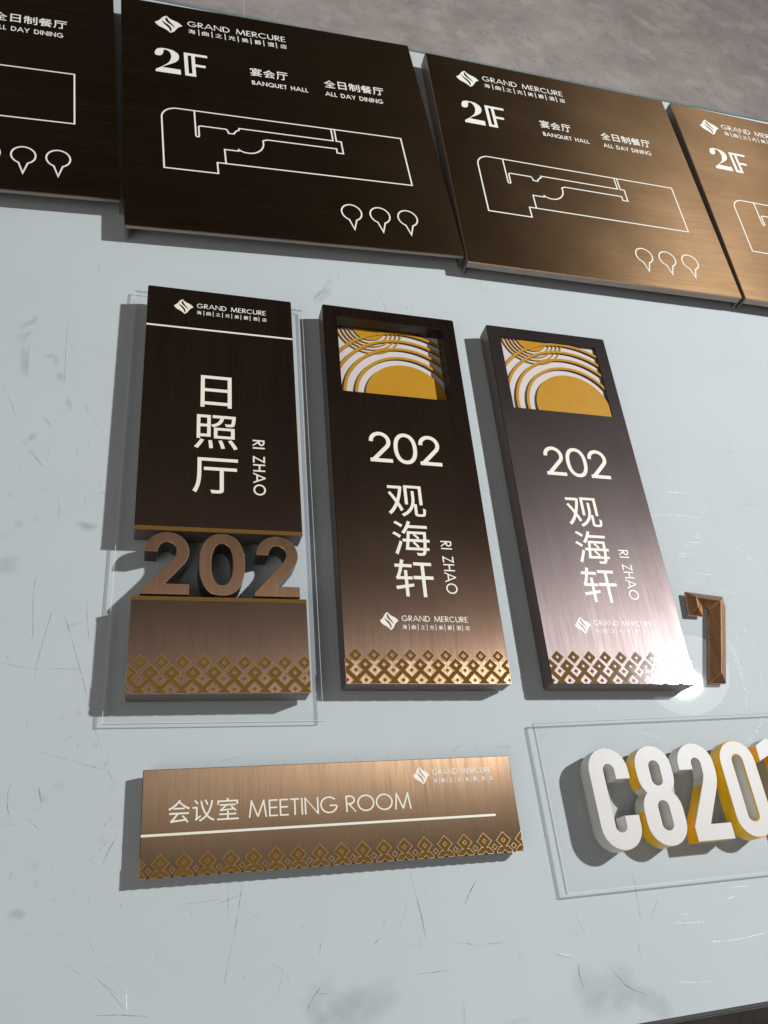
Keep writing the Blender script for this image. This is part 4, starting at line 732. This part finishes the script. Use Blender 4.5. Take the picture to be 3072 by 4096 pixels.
mb = MB(); prism(mb, outline([shp([ell(69.5, 107.9, 18.5, 27.8, 56, 2.35), ell(69.5, 107.9, 8.7, 18.7, 44, 2.3)])]), ZP + .05, ZT - .6, .4, 0, 1, 2)
o = mb.build('numeral', [M_DIGIT, M_BLACK, M_RIM], sign_a); o.location = lowp.location; o.rotation_euler = lowp.rotation_euler

# ------------------------------------------------------------------ two tall room signs with a picture window
BW, BH, BT = 142.35, 400.0, 18.4
WIN = (14.6, 291.8, 127.9, 385.3)
def tall_sign(label, x, y, rz, mat, depth, gold, side):
    t = thing('room_sign', label, 'sign', (x - BW / 2, y - BH / 2, 0), rz, 'tall room signs 202')
    body = outline([shp([rrect(0, 0, BW, BH, 1.6, 3), rect(*WIN)])])
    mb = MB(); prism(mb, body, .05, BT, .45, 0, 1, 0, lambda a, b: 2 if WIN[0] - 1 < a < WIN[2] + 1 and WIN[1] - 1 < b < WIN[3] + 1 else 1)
    mb.build('body', [mat, side, M_BLACK], t)
    zb = BT - depth
    mb = MB(); mb.add([(WIN[0] - .3, WIN[1] - .3, zb), (WIN[2] + .3, WIN[1] - .3, zb), (WIN[2] + .3, WIN[3] + .3, zb), (WIN[0] - .3, WIN[3] + .3, zb)], [[0, 1, 2, 3]])
    pan = mb.build('picture_panel', M_PINK, t)
    cx, cy = 85.5, 298.5; sx, sy = 52.0, 389.8
    W_ = shp([rect(WIN[0] + .05, WIN[1] + .05, WIN[2] - .05, WIN[3] - .05)])
    rings = [(51.2, 54.3), (63.0, 66.1), (73.8, 76.8), (84.3, 87.4)]; thin = [(21.3, 22.6), (25.6, 26.9), (29.9, 31.2), (34.4, 35.8)]
    def pb(a, b):
        if not inside(W_, a, b): return False
        d = math.hypot(a - cx, b - cy)
        return d < 43.3 or any(p < d < q for p, q in rings)
    def ps(a, b):
        if not inside(W_, a, b): return False
        d = math.hypot(a - sx, b - sy)
        return d < 18.0 or any(p < d < q for p, q in thin)
    C = [shp([ell(cx, cy, r, r, 120)]) for r in [43.3] + [v for q in rings for v in q]]
    mb = MB(); slab(mb, C, zb, zb + 2.2, 0, 1, pb, [W_[1][0]]); mb.build('sun_relief', [M_AMBER, M_BROWN], pan)
    C = [shp([ell(sx, sy, r, r, 96)]) for r in [18.0] + [v for q in thin for v in q]]
    mb = MB(); slab(mb, C, zb, zb + 1.3, 0, 1, ps, [W_[1][0]]); mb.build('sun_relief', [M_AMBER, M_BROWN], pan)
    z = BT
    ink_part('lettering', text('202', 36.7, 212.3, 107.3, 246.2, .116, None, .06), z, t, M_INK)
    for ch, bx in (('观', (49.2, 155.4, 85.0, 188.4)), ('海', (50.6, 116.5, 84.8, 151)), ('轩', (49.4, 76.8, 84.3, 112.2))):
        ink_part('lettering', [han(ch, *bx, 1.5)], z, t, M_INK)
    ink_part('lettering', text('RI ZHAO', 95, 80.8, 105.3, 132.4, .12, None, .15, True), z, t, M_INKW)
    hotel_name(t, z, 32.2, 45.9, 78.6, M_INK, M_INKW)
    pattern(t, BW, z, gold, mat, M_BARE if mat is M_PLATE else None, mat is M_PLATE)
    return t
tall_sign('dark brown room sign 观海轩 with its sun picture sunk deep and partly in shadow', 228.43, 404.14, 0, M_PLATE, 15.6, M_GOLD, M_SIDE)
tall_sign('mauve-brown room sign 观海轩 with a nearly flush sun picture, next to the copper 7', 408.62, 404.23, 0, M_SATIN, 3.1, M_GOLD, M_SIDE)

# ------------------------------------------------------------------ meeting room sign
MW, MH, MT = 284.83, 72.68, 9.0
t = thing('meeting_room_sign', 'long low warm bronze sign reading 会议室 MEETING ROOM with one row of lozenges', 'sign', (148.89 - MW / 2 * math.cos(.015) + MH / 2 * math.sin(.015), 109.07 - MW / 2 * math.sin(.015) - MH / 2 * math.cos(.015), 0), .015)
mb = MB(); prism(mb, [rrect(0, 0, MW, MH, 1.2, 3)], .05, MT, .4, 0, 1, 0, None, 1.5)
mb.build('body', [M_MEET, M_SIDE], t)
for ch, bx in (('会', (18.2, 34.9, 33.3, 50.7)), ('议', (35.0, 35.2, 50.6, 50.2)), ('室', (52.2, 35.4, 67.5, 50.6))):
    ink_part('lettering', [han(ch, *bx, 0)], MT, t, M_INK)
ink_part('lettering', text('MEETING', 74.6, 36.0, 140.4, 47.8, .09, None, .10), MT, t, M_INK)
ink_part('lettering', text('ROOM', 147.0, 36.0, 198.2, 47.8, .09, None, .10), MT, t, M_INK)
ink_part('rule_line', [shp([rect(.3, 26.9, 265.8, 28.6)])], MT, t, M_INK)
hotel_name(t, MT, 202.0, 53.1, 65.4, M_INKW, M_INKW)
P_ = 15.95
def mpred(x, y):
    if not (.1 < x < MW - .1 and .1 < y): return False
    for i in range(-1, 19):
        c = 13.75 + P_ * i
        d = abs(x - c) + abs(y - 9.1)
        if d < 6.0: return d > 1.5
        if abs(x - c - P_ / 2) + abs(y - 4.6) < 2.1: return True
        if abs(x - c) + abs(y + .4) < 2.6: return False
        if y < 4.6 and abs(abs(x - c) - (4.6 - y)) < 3.4 and abs(x - c) < P_ / 2 - 1.4: return True
    return False
lp = []
for i in range(-1, 19):
    c = 13.75 + P_ * i
    lp += [diamond(c, 9.1, 6.0), diamond(c, 9.1, 1.5), diamond(c + P_ / 2, 4.6, 2.1), diamond(c, -.4, 2.6),
           shp([[(c, 8.0), (c - 10, -2), (c - 10, 4.6), (c + 10, 4.6), (c + 10, -2)]]), shp([[(c, 1.2), (c - 4, -2.8), (c + 4, -2.8)]]), shp([rect(c - P_ / 2 + 1.4, -3, c + P_ / 2 - 1.4, 4.6)])]
mb = MB(); slab(mb, lp, MT - .1, MT + .22, 0, 1, mpred, [rect(.1, .1, MW - .1, 40)])
rims(mb, lp, mpred, [rect(.1, .1, MW - .1, 40)], MT, 2)
mb.build('pattern_band', [M_GOLD, M_MEET, M_RIM], t)

# ------------------------------------------------------------------ bevelled copper 7
sx, sy = 526, 256
t = thing('loose_numeral', 'small faceted brown copper numeral 7 lying by itself on the table', 'numeral', (sx, sy, 0))
o_ = [(504.3, 278.0), (519.7, 277.5), (522.0, 287.3), (528.8, 285.2), (505.6, 210.3), (523.6, 210.3), (548.6, 287.8), (549.0, 298.6), (507.0, 302.7)]
o_ = [(a - sx, b - sy) for a, b in o_]
R_ = [(511.6 - sx, 283.9 - sy, 9), (513.0 - sx, 294.1 - sy, 9), (539.8 - sx, 291.3 - sy, 9), (516.9 - sx, 218.2 - sy, 9)]
mb = MB()
n = 9
mb.add([(a, b, .05) for a, b in o_] + [(a, b, 2.4) for a, b in o_] + R_,
       [[i, (i + 1) % n, n + (i + 1) % n, n + i] for i in range(n)] +
       [[n + 8, n + 0, 18, 19], [n + 0, n + 1, 18], [n + 1, n + 2, 19, 18], [n + 2, n + 3, 20, 19], [n + 3, n + 4, 21, 20], [n + 4, n + 5, 21], [n + 5, n + 6, 20, 21], [n + 6, n + 7, 20], [n + 7, n + 8, 19, 20]])
seven = mb.build('bevelled_body', M_SEVEN, t)
mod = seven.modifiers.new('edge', 'BEVEL'); mod.width = .00045; mod.segments = 2; mod.limit_method = 'ANGLE'; mod.angle_limit = math.radians(18)

# ------------------------------------------------------------------ white and yellow characters on a clear sheet
TH = 0.02887
t = thing('character_sample', 'clear sheet carrying thick white characters C8201 with yellow-orange painted sides', 'sign', (324.7, 42.9, 0), TH)
SH = 132.4; SW = 290
ZD = 4.0
mb = MB()
mb.add([(0, 0, ZD), (SW, 0, ZD), (SW, SH, ZD), (0, SH, ZD)], [[0, 1, 2, 3]])
mb.add([(0, 0, .05), (SW, 0, .05), (SW, SH, .05), (0, SH, .05), (0, 0, ZD), (SW, 0, ZD), (SW, SH, ZD), (0, SH, ZD)], [[0, 1, 5, 4], [1, 2, 6, 5], [2, 3, 7, 6], [3, 0, 4, 7]], 1)
for q in (rect(0, 0, .6, SH), rect(.6, 0, SW, .5), rect(.6, SH - .5, SW, SH)):
    mb.add([(a, c, ZD + .02) for a, c in q], [[0, 1, 2, 3]], 2)
mb.build('clear_sheet', [M_ACR, M_AEDGE, M_CUT_GLINT], t)
ZC = 18.0
def stad(x0, y0, x1, y1, n=12):
    r = (x1 - x0) / 2; c = (x0 + x1) / 2
    return arc(c, y1 - r, r, r, 0, 180, n) + arc(c, y0 + r, r, r, 180, 360, n)
def character(loops_pred, side_fn, label=None, cmat=0, c=.35):
    shapes, pred = loops_pred
    lo = outline(shapes, pred)
    mb = MB(); prism(mb, lo, ZD + .05, ZC, c, 0, 1, cmat, side_fn)
    mb.build('character', [M_WHITE, M_WSIDE, M_YEL], t, label)
W1, Y2 = 1, 2
cC = [shp([stad(33, 25.7, 69.4, 105.6)]), shp([stad(46.4, 39.2, 56.1, 92.3)]), shp([rect(52, 51.5, 75, 79.8)])]
character((cC, lambda x, y: inside(cC[0], x, y) and not inside(cC[1], x, y) and not (51.5 < y < 79.8 and x > 52)), lambda x, y: Y2 if (x > 63 and y > 77 and y < 82) else W1)
c8 = [shp([stad(76.3, 63, 110.8, 105.5)]), shp([stad(75, 25.6, 111.6, 72)]), shp([stad(89.4, 72.8, 99.2, 93)]), shp([stad(88.9, 37.6, 98.8, 60.9)])]
character((c8, lambda x, y: (inside(c8[0], x, y) or inside(c8[1], x, y)) and not inside(c8[2], x, y) and not inside(c8[3], x, y)), lambda x, y: Y2 if (y > 73 and x < 88) or (y < 50 and not 87 < x < 100) else W1)
c2 = [(131, 83.7), (117.5, 83.7), (117.5, 88)] + arc(135.2, 88, 17.7, 17.6, 178, 0, 20) + [(152.9, 80), (151.8, 74), (148.6, 66.5), (133.9, 39.8), (153.3, 39.8), (153.3, 27.0), (117.6, 27.0), (117.6, 38.6), (136.2, 71.5), (139.0, 77.5), (139.7, 82)] + arc(135.4, 88.4, 4.4, 4.8, 0, 180, 12)
character(([shp([c2])], None), lambda x, y: Y2 if (y < 62 and x < 131) or y < 30 else W1)
c0 = [shp([stad(159.4, 25.6, 195.8, 106.2), stad(172.6, 39.2, 182.2, 93.6)])]
character((c0, None), lambda x, y: W1 if 171 < x < 184 and 36 < y < 96 else Y2, 'white 0 rimmed and sided in yellow-orange', 2, .9)
c1 = [(211, 105.8), (230, 105.8), (230, 26.5), (216.2, 26.5), (216.2, 93.6), (200.2, 86.8), (200.6, 100.4)]
character(([shp([c1])], None), lambda x, y: Y2 if y < 95 else W1)

# ------------------------------------------------------------------ wear and painted scratch glints on the table top, seen in the paint under the glass
def strips(mb, rows, z, jit=0.25, taper=True):
    for w, pts in rows:
        P = []
        for a, b in zip(pts, pts[1:]):
            L_ = math.hypot(b[0] - a[0], b[1] - a[1]); k = max(1, int(L_ / 6))
            P += [(a[0] + (b[0] - a[0]) * i / k, a[1] + (b[1] - a[1]) * i / k) for i in range(k)]
        P.append(pts[-1])
        n = len(P)
        if n < 2: continue
        l, r = [], []
        for i, p in enumerate(P):
            a, b = P[max(0, i - 1)], P[min(n - 1, i + 1)]
            dx, dy = b[0] - a[0], b[1] - a[1]; q = math.hypot(dx, dy) or 1
            k = w / 2 * (random.uniform(.55, 1.15) if n > 3 else 1)
            if taper and i in (0, n - 1): k *= .35
            jx, jy = (random.uniform(-jit, jit), random.uniform(-jit, jit)) if 0 < i < n - 1 else (0, 0)
            l.append((p[0] + jx - dy / q * k, p[1] + jy + dx / q * k, z)); r.append((p[0] + jx + dy / q * k, p[1] + jy - dx / q * k, z))
        mb.add(l + r, [[i, n + i, n + i + 1, i + 1] for i in range(n - 1)])
mb = MB(); strips(mb, [(w * .7, p) for w, p in DARK], G0 + .06, .12)
for k in range(20):                                    # hairline scuffs
    x, y = random.uniform(-330, 560), random.uniform(-40, 640)
    a = random.gauss(1.75, .55); l = random.expovariate(1 / 9) + 3
    strips(mb, [(random.uniform(.12, .26), [(x, y), (x + math.cos(a) * l, y + math.sin(a) * l)])], G0 + .06 + k * 1e-4)
for k in range(110):
    x, y = random.uniform(-330, 620), random.uniform(-40, 660); s = random.uniform(.25, .8)
    q = G0 + .05
    mb.add([(x, y, q), (x + s, y + s * .3, q), (x + s * .8, y + s, q), (x - s * .2, y + s * .7, q)], [[0, 1, 2, 3]])
mb.build('scratches', M_SCR, table, None, 'stuff')
mb = MB(); soft = []
for k, (w, pts) in enumerate(SMEAR):                   # wiped film, thick in the middle and fading out to its edges
    P = []
    for a, b in zip(pts, pts[1:]):
        n_ = max(2, int(math.hypot(b[0] - a[0], b[1] - a[1]) / 3))
        P += [(a[0] + (b[0] - a[0]) * i / n_, a[1] + (b[1] - a[1]) * i / n_) for i in range(n_)]
    P.append(pts[-1]); n = len(P); V = []
    for i, p in enumerate(P):
        a, c = P[max(0, i - 2)], P[min(n - 1, i + 2)]
        dx, dy = c[0] - a[0], c[1] - a[1]; q = math.hypot(dx, dy) or 1
        e_ = min(1.0, min(i, n - 1 - i) / max(1.5, n * .3))
        for s_, al in ((-1, 0), (-.5, .8), (0, 1), (.5, .7), (1, 0)):
            hw = w * .75 * (.55 + .45 * e_) * random.uniform(.8, 1.15)
            V.append((p[0] - dy / q * hw * s_, p[1] + dx / q * hw * s_, G0 + .03 + k * 2e-4)); soft.append(al * e_ * random.uniform(.75, 1))
    mb.add(V, [[i * 5 + j, i * 5 + j + 1, i * 5 + j + 6, i * 5 + j + 5] for i in range(n - 1) for j in range(4)])
sm = mb.build('smears', M_SMEAR, table, None, 'stuff')
sm.data.attributes.new('soft', 'FLOAT', 'POINT').data.foreach_set('value', soft)
mb = MB(); strips(mb, [(w * .9, p) for w, p in WHITE], G0 + .09, .05)  # real scratches, painted white for the lamp's glint on them
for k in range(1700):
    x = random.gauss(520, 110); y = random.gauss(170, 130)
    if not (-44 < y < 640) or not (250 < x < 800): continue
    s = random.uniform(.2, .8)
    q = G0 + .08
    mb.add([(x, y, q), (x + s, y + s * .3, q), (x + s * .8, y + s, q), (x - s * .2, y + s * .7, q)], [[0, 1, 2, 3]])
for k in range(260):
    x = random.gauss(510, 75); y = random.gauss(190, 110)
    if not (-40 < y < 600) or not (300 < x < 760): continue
    # fine worn swirls round the lamp's reflection, their glint painted pale
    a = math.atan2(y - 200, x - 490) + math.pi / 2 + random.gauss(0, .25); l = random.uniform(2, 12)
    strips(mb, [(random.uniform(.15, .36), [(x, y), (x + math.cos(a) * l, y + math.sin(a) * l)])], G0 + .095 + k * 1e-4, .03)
mb.build('scratch_glints_dust', M_GLINT_DUST, table, None, 'stuff')
